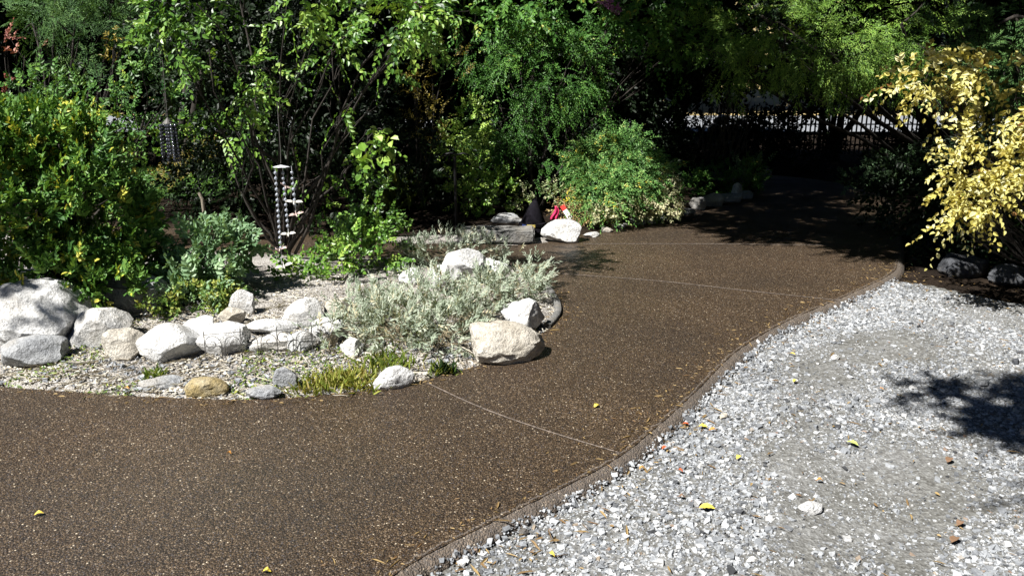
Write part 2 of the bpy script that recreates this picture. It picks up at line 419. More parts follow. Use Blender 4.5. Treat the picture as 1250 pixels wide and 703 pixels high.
def rock(u, vb, w, h, mat, label, depth=.8, name='rock', rz=0, sub=4, cuts=15, lift=0, Y=None, tilt=0, group='pale rocks edging the garden bed', gravel=False, rough=.075):
    p = ongravel(u, vb) if gravel else onbed(u, vb)
    if Y is not None: p = at(u, vb, Y)
    m = pxm(p); ROCK_N[0] += 1
    wm, hm = w * m * (1.1 if not gravel else 1), h * m * .92
    dm = wm * depth
    me = rock_mesh(name, (wm, dm, hm * 1.18), 100 + ROCK_N[0] * 13, sub, cuts, rough)
    o = link(name, me, M[mat], loc=(p[0], p[1] + dm * .38, p[2] + hm * .33 + lift))
    o.rotation_euler = (R(random.Random(ROCK_N[0]).uniform(-6, 6)), R(tilt), R(rz))
    return tag(o, label, 'rock', group)
rock(24, 428, 146, 104, 'rock_white', 'largest boulder, pale and smooth under the yellow flecked shrub', .75, 'boulder', sub=5, cuts=9, lift=-.03)
rock(28, 452, 74, 42, 'rock_grey', 'grey wedge of rock with flat top in front of the largest boulder', .7, rz=8, tilt=-6, cuts=12)
rock(114, 424, 84, 52, 'rock_white', 'long white sloping rock beside the largest boulder', .6, rz=-8, tilt=-12, cuts=10)
rock(145, 441, 52, 45, 'rock_tan', 'rounded tan rock between two long pale rocks', .8, cuts=10)
rock(203, 443, 78, 50, 'rock_white', 'broad pale grey rock in the middle of the front row left of the ochre rock', .75, rz=-6, tilt=8, cuts=7)
rock(152, 386, 96, 56, 'rock_grey', 'angular shaded grey boulder tucked behind the front row beneath the shrub', .6, 'boulder', cuts=12, lift=.03)
rock(128, 398, 40, 26, 'rock_tan', 'small pale rock peeping out behind the long sloping rock', .8)
rock(238, 414, 48, 30, 'rock_white', 'low rounded rock between broad grey rock and white block', .8)
rock(272, 434, 76, 44, 'rock_white', 'white block beside the wire edging with dark hollow beneath', .65, cuts=12)
rock(281, 398, 30, 25, 'rock_tan', 'small tan cobble resting behind the white block', .8)
rock(294, 386, 30, 38, 'rock_white', 'upright pale rock leaning beside the blue green shrub', .6, tilt=18, cuts=10)
rock(371, 399, 54, 38, 'rock_white', 'pale angular rock behind the wire scrolls', .7, tilt=-14, cuts=11)
rock(413, 393, 36, 36, 'rock_tan', 'beige rounded rock at the edge of the silver lavender', .8)
rock(326, 411, 56, 19, 'rock_white', 'flat white slab behind the wire edging', .9, cuts=12)
rock(330, 430, 64, 22, 'rock_white', 'flat banded white slab just behind the front wire scrolls', .6, cuts=13, rz=5)
rock(366, 431, 36, 32, 'rock_white', 'triangular white rock at the end of the wire edging', .6, cuts=13)
rock(398, 421, 44, 38, 'rock_white', 'white rock half buried under the left lavender', .7)
rock(428, 434, 28, 26, 'rock_white', 'small white rock under the front lavender stems', .7)
rock(245, 485, 56, 27, 'rock_ochre', 'ochre stained rock at the driveway edge', .6, cuts=8)
rock(350, 475, 32, 34, 'rock_grey', 'blue grey upright stone near the yellow green grass', .5, tilt=12, cuts=11)
rock(322, 487, 46, 15, 'rock_grey', 'blue grey flat stone at the driveway edge', .6, cuts=11)
rock(478, 475, 50, 30, 'rock_white', 'white rock at the driveway edge beside yellow green grass', .55, rz=16, tilt=-10, cuts=11)
rock(611, 444, 104, 54, 'rock_tan', 'large cream boulder at the bed corner by the driveway', .72, 'boulder', rz=14, sub=5, cuts=8, tilt=6)
rock(638, 406, 54, 46, 'rock_white', 'white knobbly rock behind the cream corner boulder', .8, rough=.2)
rock(568, 349, 54, 38, 'rock_white', 'white rock highest among the lavender', .8, lift=.10)
rock(541, 362, 42, 30, 'rock_white', 'white rock just below the highest lavender rock', .8, lift=.07)
rock(501, 348, 32, 24, 'rock_white', 'pale rock half in shade at back of lavender', .8)
rock(602, 345, 44, 28, 'rock_white', 'pale rock buried in the rear lavender near the driveway', .8, lift=.02)
rock(190, 474, 52, 12, 'rock_grey', 'flat stone sunk in soil left of the ochre rock', .6)
rock(616, 292, 54, 27, 'rock_grey', 'grey rounded rock on the stone slab left of the black hat', .7, Y=9.05, lift=.08)
rock(688, 297, 50, 32, 'rock_white', 'white angular rock right of the black hat', .7, cuts=12)
far = [(779, 275, 24, 13, 'grey'), (797, 273, 16, 14, 'white'), (812, 270, 20, 10, 'grey'), (827, 268, 12, 13, 'white'), (841, 263, 24, 9, 'grey'), (853, 256, 20, 18, 'grey'), (872, 253, 30, 20, 'tan'),
       (892, 249, 34, 14, 'grey'), (899, 244, 15, 26, 'white'), (912, 243, 16, 12, 'grey'), (926, 232, 15, 11, 'grey'), (936, 217, 16, 14, 'grey'), (740, 284, 16, 8, 'tan'), (758, 279, 15, 8, 'white'), (722, 290, 20, 7, 'white')]
fl = ['flat grey stone', 'white cobble', 'low grey stone', 'small upright white stone', 'sunken grey stone', 'rounded grey stone', 'large tan stone', 'long grey stone', 'tall white upright stone', 'grey cobble', 'dim grey cobble', 'farthest dim stone', 'small tan cobble', 'small white cobble', 'thin white stone']
fp = ['below the cream leaved shrub', 'next to the flat grey stone', 'right of the white cobble', 'at the end of the cream leaved shrub', 'where the driveway shade begins', 'in dappled shade', 'in dappled shade by low dark shrubs', 'at the foot of the tall white stone', 'at the driveway edge under dark shrubs', 'right of the tall white stone', 'where the driveway bends away', 'where the driveway goes into deep shade', 'under the yellow green plants', 'in front of the cream leaved shrub', 'beside the white angular rock by the hat']
for (u, v, w, h, tn), a, b_ in zip(far, fl, fp):
    rock(u, v, w, h, 'rock_' + tn, a + ' ' + b_, .8, 'stone', sub=3, group='stones lining the far driveway edge')
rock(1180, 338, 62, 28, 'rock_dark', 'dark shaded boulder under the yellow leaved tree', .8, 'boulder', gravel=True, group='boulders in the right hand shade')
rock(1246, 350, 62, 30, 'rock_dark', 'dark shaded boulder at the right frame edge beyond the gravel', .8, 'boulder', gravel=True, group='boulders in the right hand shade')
for u, v, w, h, l in ((882, 152, 20, 14, 'pale sunlit stone heaped left of the fence, top'), (874, 160, 18, 11, 'pale sunlit stone heaped left of the fence, lower one'), (893, 161, 20, 10, 'pale sunlit stone heaped left of the fence, nearest the fence')):
    rock(u, v, w, h, 'rock_white', l, .8, 'stone', sub=3, Y=18.2, group='pale stones heaped near the fence')

# ------------------------------------------------------------------ foliage machinery
def unit(a): return a / (np.linalg.norm(a, axis=-1, keepdims=True) + 1e-9)
def leaf_mesh(name, P, D, N, L, Wd, tint, thin=False, cup=.18, bend=.12):
    D = unit(D); N = unit(N - D * (N * D).sum(-1, keepdims=True)); Sd = np.cross(D, N)
    L = L[:, None]; Wd = Wd[:, None]; k = len(P)
    if thin:
        V = np.stack([P, P + D * L * .45 - Sd * Wd * .5, P + D * L - N * L * bend, P + D * L * .45 + Sd * Wd * .5], 1)
        q = np.arange(k)[:, None] * 4 + np.array([[0, 3, 2, 1]]); nv = 4; Q = q
    else:
        up = N * Wd * cup
        V = np.stack([P, P + D * L * .3 - Sd * Wd * .47 + up, P + D * L * .68 - Sd * Wd * .40 + up - N * L * bend * .4, P + D * L - N * L * bend,
                      P + D * L * .68 + Sd * Wd * .40 + up - N * L * bend * .4, P + D * L * .3 + Sd * Wd * .47 + up], 1)
        i = np.arange(k)[:, None] * 6
        Q = np.concatenate([i + np.array([[0, 5, 4, 3]]), i + np.array([[0, 3, 2, 1]])]); nv = 6
    return np_mesh(name, V.reshape(-1, 3), [Q], np.repeat(tint, nv))
def sprays(rg, O, T, N, ln, n, ang, jit, L, Wd, tint, droop=0.0, taper=.35, s0=.1):
    m = len(O); s = (s0 + (1 - s0) * (np.arange(n) + .5) / n)[None, :, None]
    T = unit(T); N = unit(N - T * (N * T).sum(-1, keepdims=True)); Sd = np.cross(T, N)
    lz = ln[:, None, None]
    P = O[:, None] + T[:, None] * lz * s; P[..., 2] -= (droop * lz * s ** 2)[..., 0]
    sg = np.where(np.arange(n) % 2 == 0, 1.0, -1.0)[None, :, None]
    a = ang * (1 - .45 * s)
    D = T[:, None] * np.cos(a) + Sd[:, None] * sg * np.sin(a) + jit * rg.normal(size=(m, n, 3))
    D[..., 2] -= droop * 1.4 * s[..., 0]
    NN = N[:, None] + jit * 1.2 * rg.normal(size=(m, n, 3))
    sc = (1 - taper * s[..., 0]) * rg.uniform(.72, 1.18, size=(m, n))
    tt = np.clip(tint[:, None] + .13 * rg.normal(size=(m, n)), 0, 1)
    return [P.reshape(-1, 3), unit(D).reshape(-1, 3), unit(NN).reshape(-1, 3), (L * sc).ravel(), (Wd * sc).ravel(), tt.ravel()]
def B(u, v, Y, ru, rv, ry=None):
    c = at(u, v, Y); m = pxm(c)
    return (c, np.array([ru * m, ry if ry else ru * m, rv * m]))
def shell(rg, c, r, n, inner=.4, gap=.0, gs=2.5, seed=0):
    d = unit(rg.normal(size=(n, 3))); k = inner + (1 - inner) * rg.uniform(size=(n, 1)) ** .6
    O = c + d * r * k
    out = unit(d / r * r.mean())
    if gap > 0:
        keep = vnoise(O, gs, seed) > (gap - .5)
        O, out = O[keep], out[keep]
    return O, out
def foliage(rg, blobs, K, seed):
    """K: dict with n (twigs per square metre of shell), m, ln, L, W, ang, jit, up, out, droop, order2, gap"""
    A = None
    Os = []
    for c, r in blobs:
        area = 4 * math.pi * ((r[0] * r[1]) ** 1.6 / 3 + (r[0] * r[2]) ** 1.6 / 3 + (r[1] * r[2]) ** 1.6 / 3) ** (1 / 1.6)
        nt_ = max(6, int(K['n'] * area))
        O, out = shell(rg, c, r, nt_, K.get('inner', .4), K.get('gap', 0), K.get('gs', 2.5), seed)
        if len(O) == 0: continue
        k = len(O)
        T = out * K.get('out', .7) + rg.normal(size=(k, 3)) * K.get('rnd', .45); T[:, 2] += K.get('up', .15)
        N = out * .5 + rg.normal(size=(k, 3)) * .35 + np.array([-.36, -.62, .55]) * K.get('sunward', 1.0); N[:, 2] += K.get('nup', .9) * .3
        ln = K['ln'] * rg.uniform(.6, 1.3, k)
        ti = np.clip(K.get('t0', .4) + K.get('tv', .16) * rg.normal(size=k) + K.get('tn', .25) * vnoise(O, K.get('ts', 1.6), seed + 40), 0, 1)
        if 'hot' in K:
            hot = rg.uniform(size=k) < K['hot']; ti[hot] = rg.uniform(.86, 1, hot.sum())
        if K.get('order2'):
            b_ = sprays(rg, O, T, N, ln, K['order2'], R(48), .12, K['ln'] * .55, .01, ti, K.get('droop', 0), .5)
            A_ = sprays(rg, b_[0], b_[1], b_[2], b_[3], K['m'], K['ang'], K['jit'], K['L'], K['W'], b_[5], K.get('droop', 0), .3)
        else:
            A_ = sprays(rg, O, T, N, ln, K['m'], K['ang'], K['jit'], K['L'], K['W'], ti, K.get('droop', 0), K.get('taper', .35))
        A = A_ if A is None else [np.concatenate([x, y]) for x, y in zip(A, A_)]
        Os.append((c, r, O))
    return A, Os
def wobble(rg, a, b, k, amp, sag=0):
    s = np.linspace(0, 1, k)[:, None]; P = a + (b - a) * s
    nz = np.cumsum(rg.normal(size=(k, 3)), 0); nz -= nz[0]; nz -= nz[-1] * s
    P = P + nz * amp; P[:, 2] += sag * np.sin(s[:, 0] * math.pi)
    return P
LEAVES = [0]
def plant(name, label, cat, base, blobs, K, mat, wood='bark', seed=1, group=None, r0=.02, stems=1, twigs=8, crown='foliage', stem='stem', thin=None, wander=.03, extra=None):
    rg = np.random.default_rng(seed)
    base = np.array(base, float)
    root = empty(name, base, label, cat, group)
    A, Os = foliage(rg, blobs, K, seed)
    if extra is not None: A = [np.concatenate([x, y]) for x, y in zip(A, extra(rg))]
    A[0] = A[0] - base; LEAVES[0] += len(A[0])
    link(crown, leaf_mesh(crown, *A, thin=K.get('thin', False), cup=K.get('cup', .18), bend=K.get('bend', .12)), M[mat], root)
    if stems:
        mb = MB()
        for i, (c, r, O) in enumerate(Os):
            s0 = base + np.array([rg.normal() * r0 * 1.5, rg.normal() * r0 * 1.5, -.04]) if stems > 1 else base + np.array([0, 0, -.05])
            rr = r0 * (1 if stems == 1 else .6) * rg.uniform(.7, 1.1)
            P = wobble(rg, s0 - base, c - base, 7, wander)
            mb.tube(P, list(np.linspace(rr, rr * .35, 7)), 7)
            for j in rg.integers(0, len(O), twigs):
                st = P[rg.integers(3, 7)]
                mb.tube(wobble(rg, st, O[j] - base, 4, wander * .5), [rr * .35, rr * .25, rr * .18, rr * .08], 4, False)
        mb.build(stem, M[wood], root, smooth=True)
    return root
M['bark'] = bark('dark_bark', (.014, .011, .009), (.04, .032, .025))
M['bark_pale'] = bark('pale_bark', (.12, .10, .08), (.30, .26, .2))
M['straw'] = bark('straw_stem', (.25, .2, .12), (.42, .36, .24))
G = lambda *s: list(s)
M['lf_myrtle'] = leaf_mat('fresh_green_leaf', [(0, (.02, .06, .012)), (.35, (.065, .16, .02)), (.7, (.16, .30, .04)), (1, (.30, .42, .08))], transl=.2)
M['lf_varieg'] = leaf_mat('yellow_flecked_leaf', [(0, (.025, .08, .02)), (.45, (.085, .195, .04)), (.75, (.17, .30, .055)), (.84, (.23, .36, .06)), (.9, (.40, .43, .05)), (1, (.56, .54, .10))], .45, .2, .25)
M['lf_blue'] = leaf_mat('blue_green_leaf', [(0, (.09, .17, .08)), (.5, (.19, .32, .16)), (1, (.32, .44, .24))], .5, .25)
M['lf_lav'] = leaf_mat('silver_lavender_leaf', [(0, (.16, .20, .14)), (.4, (.32, .38, .29)), (.78, (.48, .52, .43)), (.90, (.50, .46, .31)), (1, (.62, .56, .40))], .7, .25, .2)
M['lf_dark'] = leaf_mat('dark_green_shade_leaf', [(0, (.003, .008, .003)), (.5, (.008, .02, .005)), (1, (.02, .045, .011))], .5, .2, .25)  # green lowered almost to black so background foliage stands for deep shade
M['lf_pinn'] = leaf_mat('deep_green_pinnate_leaf', [(0, (.02, .065, .014)), (.5, (.075, .19, .035)), (.85, (.14, .28, .05)), (1, (.28, .3, .04))], .45, .2, .25)
M['lf_nand'] = leaf_mat('nandina_leaf', [(0, (.035, .10, .025)), (.45, (.085, .20, .05)), (.8, (.19, .33, .09)), (.9, (.34, .40, .13)), (1, (.45, .38, .05))], .5, .2, .22)
M['lf_cream'] = leaf_mat('cream_edged_leaf', [(0, (.10, .17, .06)), (.4, (.25, .31, .14)), (.7, (.48, .48, .27)), (1, (.62, .58, .38))], .5, .25)
M['lf_cedar'] = leaf_mat('cedar_spray', [(0, (.035, .085, .012)), (.5, (.15, .28, .04)), (1, (.32, .46, .09))], .5, .25, .3)
M['lf_juni'] = leaf_mat('juniper_spray', [(0, (.03, .075, .025)), (.5, (.085, .18, .05)), (1, (.18, .3, .09))], .6, .2, .2)
M['lf_yellow'] = leaf_mat('golden_leaf', [(0, (.20, .10, .03)), (.06, (.16, .18, .03)), (.15, (.36, .29, .06)), (.5, (.60, .56, .17)), (.8, (.74, .71, .33)), (1, (.83, .82, .55))], .45, .35)
M['lf_grass'] = leaf_mat('yellow_green_blade', [(0, (.07, .13, .02)), (.5, (.22, .28, .045)), (.8, (.36, .36, .08)), (1, (.45, .38, .14))], .5, .3)
M['lf_gold'] = leaf_mat('dull_gold_leaf', [(0, (.10, .09, .02)), (.5, (.22, .18, .04)), (1, (.42, .33, .06))], .5, .3)
M['lf_red'] = leaf_mat('dusty_red_leaf', [(0, (.16, .05, .035)), (.5, (.30, .10, .07)), (1, (.42, .18, .12))], .6, .2)
M['lf_dry'] = leaf_mat('dry_brown_leaf', [(0, (.16, .09, .04)), (.4, (.30, .21, .09)), (.7, (.42, .30, .13)), (1, (.5, .45, .25))], .7, .2)
M['lf_litter'] = leaf_mat('bleached_litter', [(0, (.22, .18, .13)), (.5, (.48, .44, .36)), (1, (.68, .65, .58))], .7, .1, .2)
M['lf_purple'] = leaf_mat('purple_blossom', [(0, (.25, .07, .24)), (.5, (.42, .16, .40)), (1, (.6, .35, .58))], .6, .3)
M['lf_ground'] = leaf_mat('ground_cover_leaf', [(0, (.03, .08, .015)), (.5, (.10, .19, .035)), (.85, (.24, .32, .06)), (1, (.4, .42, .1))], .5, .25)

KM = dict(t0=.5, n=90, m=11, ln=.28, L=.062, W=.038, ang=R(62), jit=.2, up=.0, droop=.25, nup=.8, tv=.16, gap=.60, gs=2.2)
KV = dict(n=300, m=10, ln=.14, L=.060, W=.031, ang=R(55), jit=.25, up=.5, nup=.8, t0=.5, tv=.15, tn=.1, hot=.095, gap=.38, gs=3.2, inner=.5)
KB = dict(n=170, m=9, ln=.17, L=.050, W=.030, ang=R(65), jit=.18, up=.3, nup=1.0, gap=.2)
KP = dict(n=150, m=15, ln=.26, L=.042, W=.017, ang=R(64), jit=.13, up=-.05, droop=.5, nup=.6, tv=.15, gap=.55, gs=2.4)
KD = dict(n=26, m=12, ln=.5, L=.12, W=.065, ang=R(60), jit=.3, up=.1, droop=.2, gap=.1, gs=.8)
KN = dict(t0=.56, n=190, m=12, ln=.24, L=.055, W=.021, ang=R(52), jit=.2, up=.1, droop=.35, nup=.8, tv=.14, gap=.25, gs=3, inner=.55)
KC = dict(n=70, m=7, order2=9, ln=.34, L=.05, W=.013, ang=R(38), jit=.14, up=-.12, droop=.18, nup=.7, out=.8, thin=True, gap=.48, gs=1.9, inner=.35)
KY = dict(n=95, m=9, ln=.24, L=.055, W=.036, ang=R(60), jit=.42, cup=.3, bend=.25, up=-.05, droop=.35, nup=.7, t0=.55, tv=.22, gap=.27, gs=2.4)
KL = dict(n=360, m=11, ln=.115, L=.050, W=.0125, ang=R(38), jit=.24, up=.5, out=.8, nup=.5, thin=True, t0=.45, tv=.2, inner=.3, gap=.34, gs=5)

def sh(gx, gy, z, gz=0.0):                           # where at height z something shades ground point (gx, gy)
    return np.array([gx - SHX * (z - gz), gy - SHY * (z - gz), z])
def SB(gx, gy, z, rx, ry, rz, gz=0.0): return (sh(gx, gy, z, gz), np.array([rx, ry, rz]))

# --- left bed
p = onbed(70, 380); p[1] += .7
plant('variegated_shrub', 'big glossy green shrub flecked with yellow leaves above the largest boulder', 'shrub', (-3.2, 5.7, .1),
      [B(70, 250, 5.5, 95, 104, .55), B(-20, 260, 5.3, 90, 110, .55), B(135, 290, 5.5, 55, 70, .4), B(60, 330, 5.2, 70, 40, .35), B(130, 350, 5.15, 40, 22, .2), B(70, 170, 5.7, 60, 35, .35), B(170, 320, 5.6, 30, 30, .3), B(20, 180, 5.6, 40, 50, .3)],
      KV, 'lf_varieg', seed=11, r0=.03, stems=3, twigs=10)
plant('rose_shrub', 'loose blue green shrub with rounded leaves behind the front row of rocks', 'shrub', onbed(240, 385) + np.array([0, .25, 0]),
      [B(250, 312, 5.7, 48, 32, .28), B(285, 300, 5.8, 26, 18, .2), B(215, 335, 5.6, 30, 20, .22), B(250, 345, 5.5, 45, 22, .25), B(262, 285, 5.8, 14, 16, .12)], dict(KB, n=130, L=.062, W=.041), 'lf_blue', seed=12, r0=.012, stems=3, twigs=6)
KG = dict(n=260, m=6, ln=.07, L=.026, W=.017, ang=R(70), jit=.35, up=.5, nup=1, t0=.5, tv=.22, gap=.3, gs=5)
plant('creeping_groundcover', 'bright green creeping plant under the blue green shrub', 'plant', onbed(235, 390), [B(190, 376, 5.2, 26, 18, .2), B(235, 368, 5.25, 45, 24, .25), B(272, 366, 5.35, 25, 22, .2)], dict(KG, n=330, L=.034, W=.023, t0=.68), 'lf_ground', seed=13, stems=2, r0=.006, twigs=3)
plant('creeping_groundcover', 'dark green low cover between the leafy tree and the white rocks', 'plant', onbed(310, 365), [B(300, 358, 6.3, 40, 12, .3), B(380, 352, 6.4, 60, 12, .3), B(440, 350, 6.5, 40, 16, .3), B(250, 345, 6.4, 40, 16, .3)], dict(KG, n=330, t0=.3, L=.034, W=.022), 'lf_ground', seed=18, stems=2, r0=.005, twigs=3)
plant('creeping_groundcover', 'pale green creeping plant behind the wire edging', 'plant', onbed(330, 380), [B(330, 372, 5.9, 30, 11, .3), B(345, 362, 6.1, 36, 10, .2), B(312, 384, 5.6, 22, 8, .2), B(390, 366, 6.1, 26, 9, .2)], dict(KG, n=380, t0=.72, L=.03, W=.02), 'lf_ground', seed=14, stems=2, r0=.005, twigs=3)
plant('leafy_shrub', 'green shrub with pale lower leaves below the hanging glass beads', 'shrub', onbed(400, 360) + np.array([0, .3, 0]),
      [B(395, 330, 6.4, 50, 35, .3), B(440, 320, 6.6, 50, 45, .35), B(375, 345, 6.2, 34, 22, .22), B(470, 285, 6.9, 35, 40, .3), B(450, 250, 7.1, 40, 40, .3), B(420, 290, 6.8, 30, 30, .25)],
      dict(KB, L=.052, W=.038, n=85, t0=.5, gap=.35, hot=.03), 'lf_myrtle', seed=15, r0=.012, stems=3, twigs=6)

# lavender
def dome(u, v, ru, rv, dY=0):
    p_ = onbed(u, v); m_ = pxm(p_); c = p_ + np.array([0, ru * m_ * .4 + dY, rv * m_ * .45])
    return (c, np.array([ru * m_, ru * m_ * .8, rv * m_ * .92]))
def lav(label, base, blobs, seed, n=1.0, t0=.45):
    return plant('lavender', label, 'lavender', base, blobs, dict(KL, n=KL['n'] * n, t0=t0), 'lf_lav', 'straw', seed, 'silver lavender mounds in the rock bed', .008, 4, 60, wander=.012)
lav('widest silver lavender mound, in front with straw coloured middle', onbed(500, 430), [dome(480, 425, 60, 42), dome(545, 430, 50, 44), dome(520, 405, 70, 48), dome(455, 405, 40, 40), dome(580, 400, 30, 36)], 21, 1.0, .52)
lav('silver lavender mound next to the driveway behind the cream boulder', onbed(630, 372), [dome(632, 368, 36, 44), dome(600, 380, 34, 36), dome(655, 352, 14, 26)], 22, 1.15, .45)
lav('rear silver lavender mound behind the highest white rock', onbed(560, 325), [dome(545, 326, 48, 26), dome(590, 322, 30, 22), dome(505, 325, 24, 22)], 23, 1.0, .4)
lav('small grey lavender clump beside the wire edging', onbed(405, 430), [dome(402, 428, 24, 30), dome(430, 410, 24, 38)], 24, .9, .25)

# grass tufts
def tuft(label, pts, seed, L=.16, n=260, mat='lf_grass', t0=.55, name='grass_tuft', spread=.12, group='grass tufts along the bed edge', Wd=.007, lean=.55, grav=False):
    rg = np.random.default_rng(seed); base = onbed(*pts[0]) if not grav else ongravel(*pts[0])
    root = empty(name, base, label, 'grass' if 'grass' in name else 'plant', group)
    Ps = []
    for q in pts:
        c = (onbed(*q) if not grav else ongravel(*q)); k = n // len(pts)
        pp = c + np.column_stack([rg.normal(size=(k, 2)) * spread, np.zeros(k)]); pp[:, 2] = c[2] - .01; Ps.append(pp)
    P = np.concatenate(Ps); k = len(P)
    D = np.column_stack([rg.normal(size=(k, 2)) * lean, np.ones(k)]); N = rg.normal(size=(k, 3)); 
    A = [P - base, D, N, L * rg.uniform(.5, 1.2, k), Wd * rg.uniform(.7, 1.3, k), np.clip(t0 + .22 * rg.normal(size=k), 0, 1)]
    link('blades', leaf_mesh('blades', *A, bend=.35, cup=.1), M[mat], root); return root
tuft('yellow green grass tuft between blue grey stones and white edge rock', [(400, 470), (425, 466), (440, 464), (385, 474), (410, 462), (448, 470)], 31, .08, 800, spread=.06, Wd=.0045, t0=.68)
tuft('green grass tuft at the foot of the widest lavender', [(471, 447)], 32, .10, 170, t0=.4, spread=.075, Wd=.004)
tuft('thin green grass between white edge rock and cream boulder', [(535, 453)], 33, .07, 90, t0=.45, spread=.05, Wd=.004)
tuft('sprig of green weed at the foot of the cream boulder', [(594, 441)], 34, .08, 60, t0=.2, spread=.025)
tuft('small green weed in the bare soil left of the ochre rock', [(188, 460)], 35, .07, 80, t0=.2, spread=.03)
tuft('dark spiky weed left of the cream boulder', [(543, 457)], 36, .10, 60, 'lf_dark', .8, 'spiky_weed', .03, None, .014)

# scattered ground cover and litter on the bed: stuff
rg = np.random.default_rng(51)
def scatter_bed(n_, region, seed, dens=.0, sc=2.0):
    r_ = np.random.default_rng(seed); U = r_.uniform(region[0], region[1], n_); V_ = r_.uniform(region[2], region[3], n_)
    out = np.array([gp(u, v, .04) for u, v in zip(U, V_)])
    k = ~inside(out[:, :2], DRIVE) & ~right_side(out[:, :2]) & (vnoise(out[:, :2], sc, seed) > dens)
    out = out[k]; out[:, 2] = bed_z(out[:, :2]); return out
def strew(name, label, n_, region, seed, mat, L, Wd, t0, tv, dens=-.1, up=.15, kind='stuff', bend=.1, extra=None):
    P = scatter_bed(n_, region, seed, dens)
    r_ = np.random.default_rng(seed + 1); k = len(P)
    th = r_.uniform(0, 2 * math.pi, k)
    D = np.column_stack([np.cos(th), np.sin(th), r_.uniform(-.05, up, k)]); N = np.column_stack([r_.normal(size=(k, 2)) * .5, np.ones(k)])
    P[:, 2] += r_.uniform(.003, .014, k)
    o = link(name, leaf_mesh(name, P, D, N, L * r_.uniform(.4, 1.4, k), Wd * r_.uniform(.5, 1.3, k), np.clip(t0 + tv * r_.normal(size=k), 0, 1), bend=bend), M[mat])
    return tag(o, label, kind=kind)
strew('leaf_litter', 'dry leaf litter strewn over the pale bed soil', 9000, (-40, 690, 345, 486), 52, 'lf_litter', .03, .015, .55, .25, -.3)
strew('weed_seedlings', 'tiny pale green weeds sprinkled over the bed soil', 6500, (-20, 560, 400, 484), 54, 'lf_ground', .022, .012, .7, .2, .02, .9)
strew('dry_twigs', 'thin dry stalks lying on the bed soil', 2500, (-20, 690, 380, 486), 56, 'lf_litter', .13, .004, .35, .3, -.2, .25)

# --- left trees and shrubs behind the bed
plant('crape_myrtle_tree', 'leafy many stemmed tree over the bed holding the hanging glass beads', 'tree', (-2.15, 7.3, .12),
      [B(215, 60, 6.0, 30, 50, .2), B(365, 160, 6.1, 50, 20, .22), B(335, 190, 6.05, 16, 16, .1), B(255, 60, 6.6, 26, 30, .2), B(290, 95, 6.5, 26, 22, .2), B(430, 30, 6.5, 50, 22, .3), B(490, 22, 6.3, 50, 26, .4), B(240, 5, 6.2, 55, 20, .4), B(350, 5, 6.2, 50, 16, .3),
       B(460, 85, 6.6, 22, 26, .25), B(300, 125, 6.4, 26, 14, .2), B(330, 80, 6.8, 20, 16, .15), B(345, 62, 7, 16, 10, .15), B(430, 125, 6.5, 24, 12, .2), B(530, 15, 6.6, 34, 18, .3), B(405, 60, 7.2, 30, 30, .3), B(280, 170, 7.4, 26, 20, .25), B(390, 215, 7.3, 26, 16, .2), B(270, 40, 7.2, 26, 20, .2), B(450, 160, 7.2, 26, 16, .2),
       (np.array([-2.6, 7.6, 3.6]), np.array([1.1, .8, .5]))],
      KM, 'lf_myrtle', seed=61, r0=.026, stems=5, twigs=4, crown='crown', stem='trunk', wander=.07)
plant('evergreen_tree', 'near black tree added as the shade behind the leafy tree', 'tree', (-1.9, 9.0, .1), [B(290, 130, 8.7, 95, 90, .5), B(395, 110, 8.6, 75, 100, .5), B(380, 230, 8.6, 80, 60, .4), B(300, 10, 8.8, 110, 70, .6), B(400, -20, 8.8, 70, 60, .5), B(490, 200, 8.9, 40, 40, .4), B(250, 40, 8.9, 60, 60, .5)],
      dict(KD, n=40, L=.07, W=.04, ln=.3), 'lf_dark', seed=59, r0=.03, stems=3, twigs=4, crown='crown', stem='trunk')  # dark mass added in near-black leaves to stand for the shade here
plant('redbud_sprig', 'drooping sprig of round light green leaves in front of dark shade', 'vine', at(462, 150, 7.2), [B(456, 190, 6.4, 10, 26, .08), B(470, 170, 6.5, 8, 14, .06)],
      dict(KM, n=150, m=3, L=.085, W=.078, ln=.1, gap=0, t0=.75, droop=.6), 'lf_myrtle', seed=62, r0=.006, twigs=3)
plant('juniper_tree', 'feathery grey green juniper at the back left', 'tree', (-5.3, 9.4, 0), [B(90, 45, 9, 50, 50, .5), B(40, 30, 9.2, 40, 40, .5), B(140, 70, 9.0, 35, 50, .4), B(110, 110, 9.0, 40, 30, .4), B(160, 20, 9.4, 40, 40, .4), B(70, -40, 9.4, 90, 60, .7), B(150, -50, 9.4, 60, 60, .6)],
      dict(KC, n=34, up=.1, droop=.15), 'lf_juni', seed=63, r0=.035, twigs=6, crown='crown', stem='trunk')
plant('smoke_bush', 'dusty red leaved bush at the far left edge', 'shrub', (-6.3, 9.9, 0), [B(5, 65, 9.6, 12, 25, .2), B(30, 68, 9.6, 14, 12, .2), B(48, 60, 9.6, 10, 6, .15), B(12, 90, 9.6, 14, 14, .2)], dict(KB, n=50, L=.06, W=.04, gap=.3), 'lf_red', seed=64, r0=.015, twigs=4)
plant('golden_privet', 'slender yellow leaved stem rising left of the leafy tree', 'shrub', at(142, 260, 8.2), [B(138, 60, 8.2, 6, 26, .08), B(138, 90, 8.2, 6, 16, .06), B(150, 117, 8.1, 8, 10, .1)], dict(KB, n=90, m=6, ln=.1, L=.05, W=.016, gap=.15, t0=.6), 'lf_gold', seed=65, r0=.010, twigs=3)
